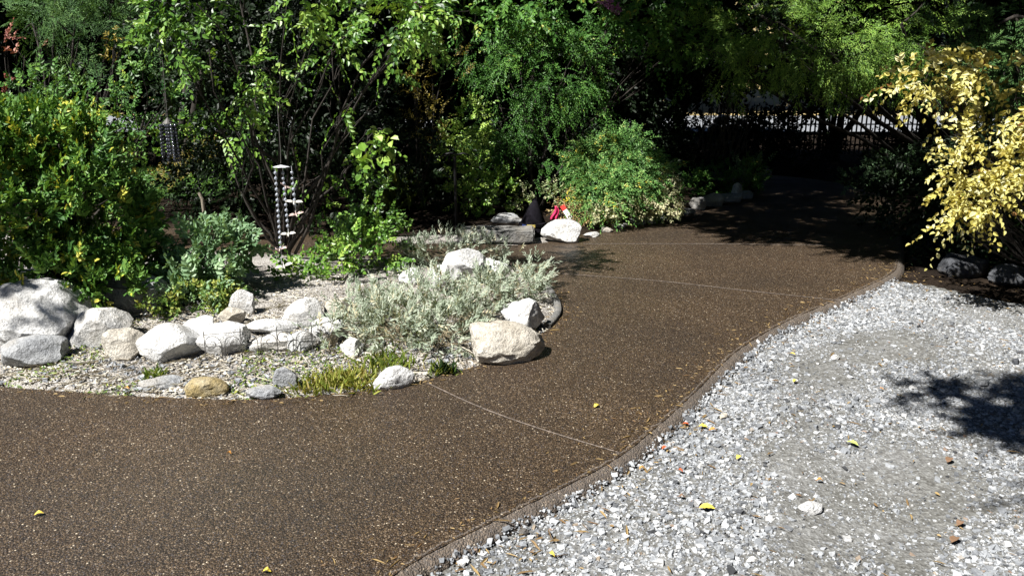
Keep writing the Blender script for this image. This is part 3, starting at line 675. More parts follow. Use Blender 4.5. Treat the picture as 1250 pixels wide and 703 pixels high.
plant('barberry_bush', 'dull gold twiggy bush seen through the gap to the lawn', 'shrub', at(205, 245, 11.2), [B(207, 215, 11, 16, 12, .25), B(225, 200, 11.3, 12, 8, .2), B(197, 228, 11, 8, 8, .2), B(248, 185, 11.5, 16, 9, .25)], dict(KG, n=170, m=7, ln=.16, L=.045, W=.022, t0=.5), 'lf_gold', seed=66, r0=.01, twigs=4)
plant('light_green_shrub', 'yellow green shrub glowing behind the hanging bead cluster', 'shrub', at(240, 235, 12.5), [B(225, 165, 12.2, 28, 22, .4), B(260, 160, 12.3, 24, 22, .4), B(215, 190, 12, 20, 15, .3), B(262, 215, 12, 20, 14, .3)], dict(KB, n=45, L=.08, W=.05, gap=.25, t0=.65), 'lf_myrtle', seed=67, r0=.02, twigs=4)
plant('hedge_shrub', 'dense dim shrub between variegated shrub and leafy tree', 'shrub', (-4.5, 8.0, .1), [B(120, 160, 8.0, 60, 60, .5), B(180, 130, 8.2, 45, 60, .4), B(155, 230, 7.8, 32, 50, .35), B(50, 130, 7.6, 60, 40, .4)], dict(KB, n=55, L=.055, W=.032, gap=.36, tn=.35), 'lf_varieg', seed=68, r0=.025, twigs=5)
tuft('clump of narrow sword leaves in shade below the drooping sprig', [(483, 255)], 71, .48, 150, 'lf_grass', .3, 'sword_leaf_clump', .10, None, .018, .35)
plant('wisteria_shrub', 'tall mounded shrub of fine drooping green leaflets beside the lamp post hook', 'shrub', (.35, 9.9, .1),
      [B(655, 110, 9.8, 65, 70, .6), B(690, 90, 10.0, 50, 50, .5), B(610, 150, 9.9, 40, 55, .45), B(650, 190, 10.0, 60, 45, .5), B(705, 150, 10.0, 38, 50, .4), B(640, 50, 10.2, 45, 35, .4), B(600, 205, 10.1, 35, 45, .35), B(680, 40, 10.2, 60, 35, .5), B(590, 60, 10.4, 50, 40, .5), B(735, 60, 10.6, 40, 40, .4)],
      KP, 'lf_pinn', seed=72, r0=.035, stems=4, twigs=7)
plant('yellow_tip_shrub', 'sparse shrub with yellow leaf tips in the dark centre', 'shrub', at(512, 240, 9.3), [B(510, 98, 9.2, 16, 14, .2), B(505, 115, 9.2, 12, 10, .15), B(545, 75, 9.4, 30, 25, .3), B(520, 150, 9.3, 30, 30, .3)], dict(KB, n=60, L=.045, W=.016, gap=.25, t0=.55), 'lf_gold', seed=73, r0=.012, twigs=4)
plant('climbing_vine', 'light green climbing vine around the thin black post', 'vine', at(560, 290, 9.3), [B(550, 180, 9.15, 14, 26, .15), B(563, 225, 9.25, 18, 36, .15), B(585, 215, 9.3, 16, 40, .15), B(575, 150, 9.3, 14, 30, .15), B(610, 235, 9.4, 22, 22, .2)], dict(KB, n=120, L=.05, W=.03, t0=.75, gap=.25), 'lf_myrtle', seed=74, r0=.008, stems=3, twigs=5)
plant('nandina_shrub', 'rounded bright green nandina mound spilling to the driveway', 'shrub', (1.3, 9.8, .08),
      [B(755, 210, 9.6, 50, 46, .45), B(735, 235, 9.3, 40, 30, .4), B(790, 225, 9.6, 34, 36, .35), B(720, 205, 9.7, 26, 34, .3), B(765, 185, 9.8, 32, 25, .3)], KN, 'lf_nand', seed=75, r0=.014, stems=4, twigs=6)
plant('cream_leaf_shrub', 'low shrub with cream edged leaves between nandina and edge stones', 'shrub', at(785, 268, 9.5), [B(815, 228, 9.40, 13, 18, .2), B(785, 254, 9.25, 26, 11, .2), B(815, 254, 9.30, 17, 13, .2), B(752, 256, 9.10, 24, 11, .2), B(735, 262, 8.95, 14, 8, .2)], dict(KG, n=230, m=7, L=.04, W=.026, ln=.09, t0=.6), 'lf_cream', seed=76, r0=.008, stems=3, twigs=3)
plant('cream_leaf_shrub', 'small shrub with cream leaves above the black hat', 'shrub', at(655, 268, 9.5), [B(650, 235, 9.5, 16, 10, .15), B(672, 232, 9.5, 16, 9, .15), B(640, 250, 9.4, 10, 12, .12), B(690, 240, 9.5, 12, 10, .12)], dict(KG, n=150, m=6, L=.045, W=.024, ln=.1, t0=.45), 'lf_cream', seed=77, r0=.008, stems=2, twigs=3)
plant('dry_plant', 'reddish brown dry plant beside the red cloth', 'plant', at(690, 275, 9.3), [B(690, 256, 9.3, 16, 13, .15), B(705, 268, 9.2, 20, 10, .15), B(700, 240, 9.4, 12, 10, .12)], dict(KG, n=190, m=6, L=.04, W=.018, ln=.1, t0=.45), 'lf_dry', seed=78, r0=.006, stems=3, twigs=5)
plant('yellow_green_plant', 'low yellow green plant between dry plant and nandina', 'plant', at(725, 278, 9.2), [B(728, 270, 9.15, 16, 9, .15), B(715, 262, 9.2, 14, 9, .15), B(740, 268, 9.2, 10, 8, .12)], dict(KG, n=220, m=6, L=.04, W=.014, ln=.1, t0=.65), 'lf_grass', seed=79, r0=.006, stems=2, twigs=3)
plant('low_shrub', 'low dark green shrub behind the tall white edge stone', 'shrub', at(880, 245, 11.9), [B(870, 225, 11.9, 32, 18, .4), B(845, 230, 11.6, 20, 18, .3), B(905, 215, 12.4, 26, 18, .4)], dict(KB, n=75, L=.06, W=.03, t0=.5, gap=.25), 'lf_pinn', seed=80, r0=.01, stems=3, twigs=4)
plant('low_shrub', 'low silvery green shrub at the driveway bend', 'shrub', at(925, 226, 12.6), [B(924, 208, 12.6, 18, 14, .3), B(905, 208, 12.6, 14, 11, .25)], dict(KB, n=75, L=.06, W=.026, t0=.6, gap=.25), 'lf_blue', seed=81, r0=.01, stems=3, twigs=4)
plant('low_shrub', 'low dark shrub on the shaded side of the driveway facing the yellow tree', 'shrub', at(1085, 222, 12.0), [B(1090, 208, 11.8, 26, 14, .4), B(1060, 212, 12.2, 18, 14, .3), B(1040, 220, 12, 14, 10, .3), B(1125, 205, 11.8, 26, 20, .4)], dict(KB, n=70, L=.06, W=.03, t0=.4, gap=.3), 'lf_blue', seed=82, r0=.01, stems=3, twigs=4)
plant('crape_myrtle_tree', 'tree with purple blossom tips high above the centre', 'tree', (.1, 12.2, 0),
      [B(745, 30, 10.2, 40, 30, .4), B(800, 60, 10.4, 40, 30, .4), B(560, 15, 9.8, 60, 35, .5), B(650, -10, 9.8, 80, 40, .6), B(780, 5, 10.2, 70, 35, .6), B(850, 30, 10.8, 50, 40, .5), B(700, -90, 11.4, 160, 60, .8), B(520, -60, 11, 120, 60, .8)], dict(KM, n=34, L=.075, W=.045, gap=.36), 'lf_pinn', seed=83, r0=.035, stems=3, twigs=9, crown='crown', stem='trunk', wander=.08)
def blossom(u, v, Y, ru, rv, seed, lab):
    plant('blossom_cluster', lab, 'flower', at(u, v, Y), [B(u, v, Y, ru, rv, .1)], dict(KG, n=500, m=5, L=.03, W=.03, ln=.06, gap=0, t0=.5), 'lf_purple', seed=seed, r0=.006, twigs=2, group='purple blossom clusters at the top')
blossom(738, 3, 9.7, 9, 5, 84, 'purple blossom cluster at the top beside the drooping leaflets')
blossom(512, 3, 8.8, 6, 5, 85, 'small purple blossom cluster over the leafy tree')
blossom(752, 14, 9.7, 5, 4, 86, 'tiny pale purple blossom tuft below the larger cluster')

# --- right: cedars, yellow tree
plant('incense_cedar', 'tall bright green cedar with feathery boughs over the driveway', 'tree', (7.4, 12.6, -.1),
      [B(960, 35, 9.2, 60, 50, .5), B(1040, 40, 9.0, 60, 55, .5), B(1010, 62, 9.2, 50, 30, .4), B(1100, 30, 9.0, 50, 45, .5), B(930, 20, 9.6, 40, 40, .4), B(1070, 72, 9.3, 40, 22, .35), B(1130, 60, 9.2, 24, 30, .3), B(860, 60, 10.2, 44, 40, .4), B(890, 80, 10.2, 30, 20, .3), 
       (np.array([4.0, 9.6, 4.0]), np.array([1.9, 1.0, 1.0])), (np.array([4.4, 10.4, 5.4]), np.array([2.0, 1.4, 1.2])), (np.array([5.0, 11.8, 6.8]), np.array([1.6, 1.5, 1.3])), (np.array([6.2, 12, 4.4]), np.array([1.8, 1.6, 1.3])), (np.array([3.0, 11.5, 4.4]), np.array([1.5, 1.3, 1.2]))],
      dict(KC, n=50), 'lf_cedar', seed=91, r0=.045, twigs=7, crown='crown', stem='trunk', wander=.05)
plant('cedar_tree', 'soft grey green cedar bough hanging into the top right corner', 'tree', (6.6, 8.2, -.1), [B(1195, 80, 6.8, 24, 20, .2), B(1235, 75, 6.6, 30, 28, .25), B(1180, 50, 7.0, 20, 18, .2), B(1240, 20, 6.8, 36, 30, .3), B(1215, 108, 6.7, 16, 10, .15), (np.array([5.4, 7.4, 3.4]), np.array([1.0, .8, .7]))],
      dict(KC, n=80, ln=.28, L=.045, W=.009, m=8, gap=.15), 'lf_juni', seed=92, r0=.05, twigs=6, crown='crown', stem='trunk')
plant('yellow_leaf_tree', 'golden yellow leaved tree drooping over the right edge of the gravel', 'tree', (5.1, 7.0, -.1),
      [B(1150, 85, 6.2, 50, 16, .3), B(1125, 100, 6.1, 30, 14, .2), B(1160, 130, 6.3, 55, 18, .3), B(1240, 120, 6.0, 30, 40, .3), B(1222, 205, 5.9, 56, 28, .35), B(1252, 195, 5.8, 46, 30, .3), B(1185, 235, 5.8, 28, 22, .2), B(1182, 268, 5.8, 18, 14, .12), B(1162, 262, 5.85, 9, 14, .1), B(1267, 225, 5.7, 28, 24, .22), B(1212, 240, 5.75, 40, 20, .2), B(1225, 150, 6, 34, 20, .2), B(1185, 142, 6.05, 36, 16, .2), B(1165, 165, 6.0, 26, 16, .18), B(1292, 180, 6.0, 40, 60, .3)],
      KY, 'lf_yellow', seed=93, r0=.024, stems=2, twigs=14, crown='crown', stem='trunk', wander=.05)

# --- background trees
bgt = [(-12.5, 11, 2.3, 'broad'), (-9.2, 14.8, 2.2, 'tall'), (-9, 16, 2.8, 'broad'), (-3.0, 13.6, 2.1, 'tall'), (-1.0, 13.4, 2.2, 'broad'), (-5.4, 17, 2.6, 'tall'), (.6, 13.3, 2.0, 'broad'), (-1.6, 18.5, 2.8, 'tall'), (3.0, 17.5, 1.9, 'broad'),
       (9.5, 12.0, 2.3, 'tall'), (11.5, 15.5, 2.6, 'broad'), (8.2, 9.4, 1.9, 'tall'), (13.5, 20, 3.0, 'tall'), (1.5, 24, 3.0, 'broad'), (-6, 25, 3.5, 'broad'), (-13, 22, 3.6, 'tall'), (5.5, 46, 4.5, 'broad'), (12.5, 47, 4.8, 'tall'), (19.5, 46, 4.6, 'broad'), (27, 47, 5, 'tall'), (-2, 47, 4.6, 'tall'), (-10, 46, 5, 'broad'), (-19, 47, 5.4, 'tall'), (7.6, 18.7, 1.5, 'tall')]
lab = ['at far left behind the variegated shrub', 'behind the juniper', 'deep in the left corner of the garden', 'behind the leafy tree', 'in the dark behind the centre post', 'beyond the lawn', 'behind the drooping leaflet shrub', 'deep behind the centre', 'left of the fence gap', 'right of the fence behind the cedar', 'behind the right shade', 'behind the yellow tree', 'past the right end of the fence', 'beyond the fence gap to its left', 'far behind the lawn', 'farthest on the left', 'across the street left of the fence gap', 'across the street behind the middle of the fence', 'across the street behind the right end of the fence', 'across the street at the far right', 'across the street behind the centre', 'across the street behind the lawn', 'across the street at the far left', 'standing right before the fence with bare trunk']
for i, ((x, y, r_, s_), l_) in enumerate(zip(bgt, lab)):
    low = 1.3 if y < 19 else (1.6 if y < 40 else 1.5)
    bl = [(np.array([x, y, low + r_ * .9]), np.array([r_, r_ * .8, r_ * .95])), (np.array([x + .3 * r_, y + .2, low + r_ * 2.1]), np.array([r_ * .8, r_ * .8, r_ * .8])), (np.array([x - .5 * r_, y - .3 * r_, low + r_ * .4]), np.array([r_ * .6, r_ * .6, r_ * .55])), (np.array([x + .6 * r_, y - .2 * r_, low + r_ * .45]), np.array([r_ * .6, r_ * .6, r_ * .5]))]
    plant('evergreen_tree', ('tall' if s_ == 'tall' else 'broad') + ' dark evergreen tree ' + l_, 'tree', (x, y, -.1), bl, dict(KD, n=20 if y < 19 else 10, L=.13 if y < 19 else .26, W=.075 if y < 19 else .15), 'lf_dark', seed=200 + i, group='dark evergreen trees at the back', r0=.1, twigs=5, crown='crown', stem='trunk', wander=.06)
# dark-leaved shrubs, several added as dark masses to stand for deep shade
und = [(-8, 9.5, 1.2), (-7.3, 10.9, 1.0), (-2.2, 10.9, .9), (-.9, 11.2, 1.0), (.6, 12.4, 1.0), (1.9, 12.8, .9), (-3.6, 9.9, .7), (2.7, 16.4, .9), (6.0, 18.3, .38), (7.2, 18.4, .38), (8.4, 18.2, .38), (9.6, 18.0, .38), (6.8, 10.9, .9), (7.6, 8.6, 1.0), (6.2, 8.0, .7), (9.0, 7.4, 1.2), (4.7, 18.4, .8), (7.9, 14.6, .6), (-1.05, 9.95, .5), (.1, 10.6, .7), (4.5, 7.7, .6), (5.3, 7.3, .7), (4.9, 9.0, .8), (5.8, 9.6, .9), (4.2, 16.6, .5), (5.9, 16.0, .36), (7.0, 13.6, .7), (5.35, 17.4, .78), (-6.2, 15.4, 1.2), (-3.6, 16.4, 1.2), (-8.5, 13.0, 1.1)]
ul = ['at the far left', 'behind the variegated shrub', 'in the shade behind the sword leaves', 'behind the black post', 'behind the drooping leaflet shrub', 'behind the nandina mound', 'beside the lawn', 'at the driveway bend', 'before the left end of the fence', 'before the fence, second from its left end', 'before the middle of the fence', 'before the right end of the fence', 'across the driveway from the bend', 'behind the golden tree', 'under the golden tree', 'right of the golden tree', 'left of the fence', 'where the driveway vanishes', 'between the sword leaves and the black post', 'under the drooping leaflet shrub', 'below the lowest golden leaves', 'behind the dark boulders', 'across the driveway under the cedar', 'far inside the right hand shade', 'beyond the driveway end, left of centre of the fence', 'beyond the driveway end under the fence middle', 'right of the driveway end', 'hiding the left end of the fence', 'beyond the lawn', 'beyond the leafy tree', 'left of the lawn']
for i, ((x, y, r_), l_) in enumerate(zip(und, ul)):
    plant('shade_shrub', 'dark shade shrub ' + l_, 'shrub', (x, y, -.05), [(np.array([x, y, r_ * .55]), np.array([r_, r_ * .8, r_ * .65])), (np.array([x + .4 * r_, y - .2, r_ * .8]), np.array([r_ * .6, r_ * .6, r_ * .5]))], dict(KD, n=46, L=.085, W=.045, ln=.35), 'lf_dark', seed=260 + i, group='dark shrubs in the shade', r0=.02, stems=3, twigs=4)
# leaning bare stems left of the fence
rg = np.random.default_rng(300); root = empty('bare_stem_shrub', at(872, 190, 14.5), 'shrub of leaning bare pale stems left of the fence', 'shrub'); mb = MB()
for k in range(34):
    u0 = rg.uniform(848, 900); a = at(u0, 192, 14.5) + rg.normal(size=3) * .08; b_ = at(u0 + rg.uniform(2, 30), rg.uniform(112, 140), 14.5 + rg.normal() * .3)
    mb.tube(wobble(rg, a, b_, 6, .02) - np.array(root.location), list(np.linspace(.012, .004, 6)), 5)
mb.build('stem', M['bark_pale'], root)

# --- trees out of the picture: shadow casters, and crowns added to block sky
plant('sky_block_canopy', 'dark tree behind the lawn, crown added to darken the back of the garden', 'tree', (-5.6, 13.0, -.1), [(np.array(c_), np.array(r_)) for c_, r_ in [((-4, 9.6, 5.0), (1.8, 1.1, .8)), ((-2.6, 11.4, 5.2), (2, 1.2, .9)), ((0, 12.4, 5.4), (1.9, 1.2, .9)), ((-4.5, 14, 5.4), (2.2, 1.4, .9)), ((2.0, 13, 5.6), (1.7, 1.3, .9))]], dict(KD, n=45, L=.15, W=.09, gap=0), 'lf_dark', seed=777, r0=.09, twigs=5, crown='crown', stem='trunk', wander=.06)  # crown added overhead to block sky and darken the back
plant('overhanging_oak', 'oak above the driveway bend whose crown shades the far driveway', 'tree', (7.6, 3.8, -.1),
      [SB(3.1, 8.75, 5.0, .7, .35, .3), SB(3.85, 7.9, 4.8, .45, .45, .3), SB(4.3, 8.6, 4.9, .7, .5, .3), SB(2.85, 9.7, 5.2, .55, .5, .3), SB(3.8, 9.6, 5.3, .8, .6, .3), SB(3.6, 10.8, 5.4, .9, .7, .4), SB(4.2, 12.2, 5.4, 1.2, .9, .4), SB(5.0, 8.5, 5.2, .8, .5, .4), SB(5.4, 13.4, 5.6, 1.2, .8, .4), SB(2.45, 9.1, 5.0, .3, .08, .1)],
      dict(KM, n=130, L=.09, W=.05, gap=0), 'lf_pinn', seed=95, r0=.07, twigs=10, crown='crown', stem='trunk', wander=.1)
plant('shade_tree', 'tree right of the gravel whose twigs shade it', 'tree', (7.5, -1.5, -.1),
      [SB(2.7, 3.75, 5.5, .30, .12, .15), SB(2.85, 4.2, 5.6, .40, .14, .15), SB(2.85, 3.35, 5.4, .38, .13, .15), SB(3.1, 3.8, 5.5, .5, .34, .2), SB(2.9, 3.05, 5.4, .4, .12, .1), SB(2.5, 3.0, 5.4, .16, .06, .1), SB(2.75, 2.75, 5.4, .3, .12, .1), SB(3.0, 4.0, 5.5, .4, .2, .15), SB(2.4, 4.3, 5.5, .16, .06, .1)],
      dict(KM, n=130, L=.08, W=.05, gap=.1, droop=.1), 'lf_pinn', seed=96, r0=.05, twigs=8, crown='crown', stem='trunk', wander=.05)
plant('shade_tree', 'tree left of the bed whose twigs shade the largest boulder', 'tree', (-9.5, 3.5, 0),
      [SB(-3.0, 4.9, 4.6, .22, .25, .15, .3), (np.array([-8, 3, 5.0]), np.array([1.4, 1.2, .8]))],
      dict(KM, n=60, L=.08, W=.05, gap=.1, droop=.1), 'lf_pinn', seed=97, r0=.05, twigs=8, crown='crown', stem='trunk', wander=.05)
for (x, y, l_, bl_) in [(9.0, 14.8, 'right of the shaded driveway, arching over it', [((3.6, 11.3, 5.2), (2.2, 1.2, .8)), ((5.6, 10.6, 5.6), (1.8, 1.5, .9)), ((4.6, 13.2, 5.0), (2.6, 1.7, 1.3)), ((7, 15.5, 5.4), (2.6, 2, 1.6)), ((7.4, 12.8, 5.6), (2.2, 1.6, 1.4))]), (2.3, 16.6, 'left of the shaded driveway, arching over it', [((3.6, 15.8, 5.0), (2.4, 1.7, 1.4)), ((5.2, 17.0, 5.2), (2.2, 1.4, 1.4)), ((1.2, 14.6, 5.2), (1.8, 1.6, 1.4))])]:
    plant('sky_block_canopy', 'dark tree added to block sky, standing ' + l_, 'tree', (x, y, -.1), [(np.array(c_), np.array(r_)) for c_, r_ in bl_], dict(KD, n=45, L=.15, W=.09, gap=0), 'lf_dark', seed=int(x * 100), r0=.09, twigs=6, crown='crown', stem='trunk', wander=.06)  # overhead crowns added to keep skylight off the far driveway
plant('sky_block_tree', 'tall tree added right of the gravel, high crown cutting skylight', 'tree', (9.5, 2.5, -.1), [(np.array(c_), np.array([2.3, 2.2, .9])) for c_ in [(3.4, -3.5, 9.4), (5.6, -1, 9.2), (3.2, -.6, 9.5), (5, 2.6, 9.2), (3.4, 5.2, 9.4), (6.4, 5.6, 9), (8.2, 1, 9.6), (8.6, 4.4, 9.2), (5.2, 8.2, 9.4), (8, 8, 9.2), (7.6, -3.4, 9.4)]],
      dict(KD, n=16, L=.3, W=.18, ln=.7, inner=.2, gap=0), 'lf_dark', seed=779, r0=.16, twigs=3, crown='crown', stem='trunk', wander=.06, group='added trees that block skylight')  # unseen crown placed to cut sky fill without blocking the sun
plant('sky_block_tree', 'tall tree added left of the lawn, high crown cutting skylight', 'tree', (-9.5, 14.5, -.1), [(np.array(c_), np.array([2.0, 1.8, .9])) for c_ in [(-6.4, 14, 9), (-4.0, 13.6, 9), (-9, 15.5, 9)]],
      dict(KD, n=16, L=.3, W=.18, ln=.7, inner=.2, gap=0), 'lf_dark', seed=780, r0=.16, twigs=3, crown='crown', stem='trunk', wander=.06, group='added trees that block skylight')  # unseen crown added to cut sky fill over the back left
# tall trees added unseen behind and beside the viewer to cut skylight
for i, (x, y, h_, l_) in enumerate([(-15, -12, 7, 'behind the viewer to the far left'), (-8, -15, 8, 'behind the viewer to the left'), (0, -13, 10, 'straight behind the viewer'), (8, -12, 11, 'behind the viewer to the right'), (14, -6, 11, 'right of the viewer'), (16, 1, 11, 'far right of the gravel'), (16, 8, 10, 'far right beyond the golden tree'), (-16, -3, 7, 'left of the viewer'), (-16, 5, 8, 'far left of the rock bed')]):
    r_ = 3.4; bl = [(np.array([x, y, z]), np.array([r_, r_, h_ * .22])) for z in (h_ * .22, h_ * .5, h_ * .78)]
    plant('sky_block_tree', 'tall dark tree ' + l_, 'tree', (x, y, -.1), bl, dict(KD, n=7, L=.3, W=.18, ln=.8, inner=.7), 'lf_dark', seed=330 + i, group='added trees that block skylight', r0=.14, twigs=4, crown='crown', stem='trunk', wander=.06)
# ------------------------------------------------------------------ loose gravel
def crushed(P, sz, rg):
    k = len(P); base = np.array([(-1, -1, -1), (1, -1, -1), (1, 1, -1), (-1, 1, -1), (-1, -1, 1), (1, -1, 1), (1, 1, 1), (-1, 1, 1)], float) * .5
    V = base[None] * rg.uniform(.5, 1.15, (k, 1, 3)) + rg.normal(size=(k, 8, 3)) * .14
    V *= np.array([1.1, .95, .75])
    th = rg.uniform(0, 2 * math.pi, k); c, s = np.cos(th), np.sin(th); tl = rg.normal(size=k) * .5; ct, st = np.cos(tl), np.sin(tl)
    x, y, z = V[..., 0], V[..., 1], V[..., 2]
    y, z = y * ct[:, None] - z * st[:, None], y * st[:, None] + z * ct[:, None]
    V = np.stack([x * c[:, None] - y * s[:, None], x * s[:, None] + y * c[:, None], z], -1) * sz[:, None, None] + P[:, None]
    F = np.array([(3, 2, 1, 0), (4, 5, 6, 7), (0, 1, 5, 4), (1, 2, 6, 5), (2, 3, 7, 6), (3, 0, 4, 7)])
    Q = (np.arange(k)[:, None, None] * 8 + F[None]).reshape(-1, 4)
    return V.reshape(-1, 3), Q
def stone_mat():
    m, t, b = new_mat('crushed_stone')
    a = node(t, 'ShaderNodeAttribute', attribute_name='tint')
    r = ramp(t, a.outputs['Fac'], [(0, (.05, .052, .056)), (.2, (.13, .137, .147)), (.5, (.25, .263, .28)), (.85, (.47, .485, .50)), (.93, (.26, .22, .17)), (1, (.2, .13, .1))])
    n_ = noise_t(t, coords(t), 120, 3); sp = ramp(t, n_.outputs[0], [(.35, (.7, .7, .7)), (.65, (1.1, 1.1, 1.1))])
    t.links.new(mixc(t, .8, r.outputs[0], sp.outputs[0], 'MULTIPLY'), b.inputs['Base Color']); b.inputs['Roughness'].default_value = .9; b.inputs['Specular IOR Level'].default_value = .2
    return m
M['crushed'] = stone_mat()
rg = np.random.default_rng(400)
N0 = 330000
# sample in the picture's floor area, thinned to an even ground density
X = rg.uniform(-1.2, 5.4, N0); Yv = rg.uniform(1.6, 7.4, N0); P = np.column_stack([X, Yv])
k = right_side(P) & ~inside(P, DRIVE) & shade_line(P, 0) & (np.abs(X / np.maximum(Yv, .5)) < .75)
P = P[k]
d_edge = seg_dist(P, RIGHT_EDGE, False)
nz = vnoise(P, 1.1, 11) + .5 * vnoise(P, 3.2, 12)
dens = .30 + 1.15 * nz + .50 * np.exp(-((d_edge - .45) / .4) ** 2)
LANES = [[ongravel(u, v)[:2] for u, v in l] for l in ([(985, 700), (1000, 640), (955, 560), (985, 480), (1060, 425), (1150, 395)], [(1100, 690), (1150, 620), (1130, 560), (1010, 610)], [(1130, 400), (1010, 445)])]
def bareness(Q_): return np.max([np.exp(-(seg_dist(Q_, np.array(l), False) / w_) ** 2) for l, w_ in zip(LANES, (.20, .12, .2))], axis=0)
bare = 0 * np.exp(-(((P[:, 0] - 1.35) / .35) ** 2 + ((P[:, 1] - 4.1) / .8) ** 2)) + bareness(P) * (.75 + .5 * vnoise(P, 2.5, 17))
dens += .2; dens -= .95 * bare
k = rg.uniform(size=len(P)) < np.clip(dens, .07, .95)
P = P[k]; d_edge = d_edge[k]
Z = gravel_z(P); sz = np.clip(rg.lognormal(math.log(.0085), .5, len(P)), .004, .032)
d_edge = seg_dist(P, RIGHT_EDGE, False); k = d_edge > .035 + .03 * vnoise(P, 9, 3); P, Z, sz = P[k], Z[k], sz[k]; Z = Z + .03 * np.clip((.09 - d_edge[k]) / .06, 0, 1)
F2 = np.column_stack([rg.uniform(-1.2, 4.2, 150000), rg.uniform(1.6, 6.2, 150000)])
F2 = F2[right_side(F2) & shade_line(F2, 0) & ~inside(F2, DRIVE) & (np.abs(F2[:, 0] / F2[:, 1]) < .75)]
F2 = F2[rg.uniform(size=len(F2)) < .62 + .7 * vnoise(F2, 1.6, 21) - .5 * bareness(F2)]
P = np.concatenate([P, F2]); Z = np.concatenate([Z, gravel_z(F2)]); sz = np.concatenate([sz, rg.uniform(.0035, .0075, len(F2))])
V, Q = crushed(np.column_stack([P, Z + sz * rg.uniform(-.18, .16, len(P))]), sz, rg)
ti = np.clip(rg.normal(.55, .24, len(P)) + .22 * vnoise(P, 1.5, 13), 0, .87); odd = rg.uniform(size=len(P)) < .012; ti[odd] = rg.uniform(.9, 1, odd.sum())
tag(link('gravel', np_mesh('gravel', V, [Q], np.repeat(ti, 8)), M['crushed']), 'loose pale crushed stone spread over the gravel area', kind='stuff')
# grit fallen against the slab edge and over the soil
P = scatter_bed(5000, (-40, 690, 380, 487), 410, -.25, 1.5); sz = np.clip(rg.lognormal(math.log(.012), .4, len(P)), .005, .035)
V, Q = crushed(P + np.array([0, 0, .004]), sz, rg)
tag(link('bed_grit', np_mesh('bed_grit', V, [Q], np.repeat(np.clip(rg.normal(.5, .2, len(P)), 0, .9), 8)), M['crushed']), 'small grit and pebbles on the bed soil', kind='stuff')
rg = np.random.default_rng(415); k = 800; P = np.column_stack([rg.uniform(-.6, 4.6, k), rg.uniform(2.0, 7.0, k)]); P = P[right_side(P) & ~inside(P, DRIVE)]; E = RIGHT_EDGE[rg.integers(0, len(RIGHT_EDGE), 1600)] + rg.normal(size=(1600, 2)) * .10; E = np.concatenate([E, BED_EDGE[rg.integers(0, len(BED_EDGE), 700)] + rg.normal(size=(700, 2)) * .05]); E = E[(E[:, 1] < 9) & (E[:, 1] > 1.5)]; P = np.concatenate([P, E]); P = np.column_stack([P, np.where(inside(P, DRIVE), .003, np.where(right_side(P), gravel_z(P) + .012, bed_z(P) + .008))]); k = len(P); th = rg.uniform(0, 6.28, k)
tag(link('plant_debris', leaf_mesh('plant_debris', P, np.column_stack([np.cos(th), np.sin(th), rg.normal(size=k) * .15]), np.column_stack([rg.normal(size=(k, 2)) * .4, np.ones(k)]), rg.lognormal(math.log(.03), .5, k), rg.uniform(.003, .012, k), rg.uniform(0, .6, k)), M['lf_dry']), 'brown plant bits strewn thinly over the gravel', kind='stuff')
# larger loose stones, each its own thing
rg = np.random.default_rng(420)
big = [(993, 628, 34, 12, 'white'), (1202, 471, 24, 8, 'grey'), (1242, 445, 14, 8, 'dark'), (919, 688, 14, 10, 'white'), (640, 655, 14, 12, 'dark'), (884, 512, 12, 10, 'tan'), (1116, 476, 10, 6, 'white'), (1020, 440, 12, 8, 'white'), (838, 640, 10, 8, 'white')]
bl = ['long flat white stone near the bottom of the gravel', 'flat grey stone lying in the gravel shade', 'dark flat stone above the gravel shade', 'bright white pebble at the bottom edge of gravel', 'dark pebble against the slab edge', 'tan pebble near the slab edge beside orange leaves', 'pale pebble left of the gravel shade', 'pale pebble in the bare gravel patch', 'white pebble close to the yellow gravel leaf']
for (u, v, w, h, tn), l_ in zip(big, bl):
    rock(u, v, w, h, 'rock_' + tn, l_, .7, 'loose_stone', sub=3, cuts=12, gravel=True, group='larger stones lying on the gravel', rz=rg.uniform(-40, 40))

# ------------------------------------------------------------------ fallen leaves, each its own thing
for nm, col in (('fl_yellow', (.70, .54, .08)), ('fl_green', (.42, .48, .14)), ('fl_red', (.42, .09, .03)), ('fl_orange', (.50, .24, .06)), ('fl_brown', (.19, .115, .07))): M[nm] = plain(nm, col, .5, 0, .2, 40)
def fallen(u, v, L, col, label, seed, where='gravel', wd=.55, zr=None):
    p_ = ongravel(u, v) if where == 'gravel' else (gp(u, v, 0) if where == 'drive' else onbed(u, v))
    rr = random.Random(seed); mb = MB(); n_ = 8; rows = []
    for i in range(n_ + 1):
        s = i / n_; w = wd * L * .5 * math.sin(math.pi * min(1, s ** .85)) ** .8 if 0 < s < 1 else .0005
        z = .012 * math.sin(s * 3.1) * rr.uniform(.6, 1.2) + .25 * L * (s - .5) ** 2
        rows.append([(L * (s - .5), -w, z + w * .35), (L * (s - .5), 0, z), (L * (s - .5), w, z + w * .35)])
    V = [q for r_ in rows for q in r_]; F = []
    for i in range(n_):
        for j in range(2): F.append((i * 3 + j, (i + 1) * 3 + j, (i + 1) * 3 + j + 1, i * 3 + j + 1))
    mb.add(V, F)
    o = mb.build('fallen_leaf', M['fl_' + col], loc=(p_[0], p_[1], p_[2] + (.012 if where == 'gravel' else .004)), smooth=True)
    md = mb2 = MB(); mb2.tube([(-L * .5, 0, .25 * L * .25), (-L * .68, L * .04, .002 + .05 * L)], .0012, 4)
    st = mb2.build('leaf_stalk', M['fl_brown'], o)
    o.rotation_euler = (rr.uniform(-.15, .15), rr.uniform(-.1, .1), rr.uniform(-.9, .9) if zr is None else zr)
    return tag(o, label, 'leaf', 'fallen leaves')
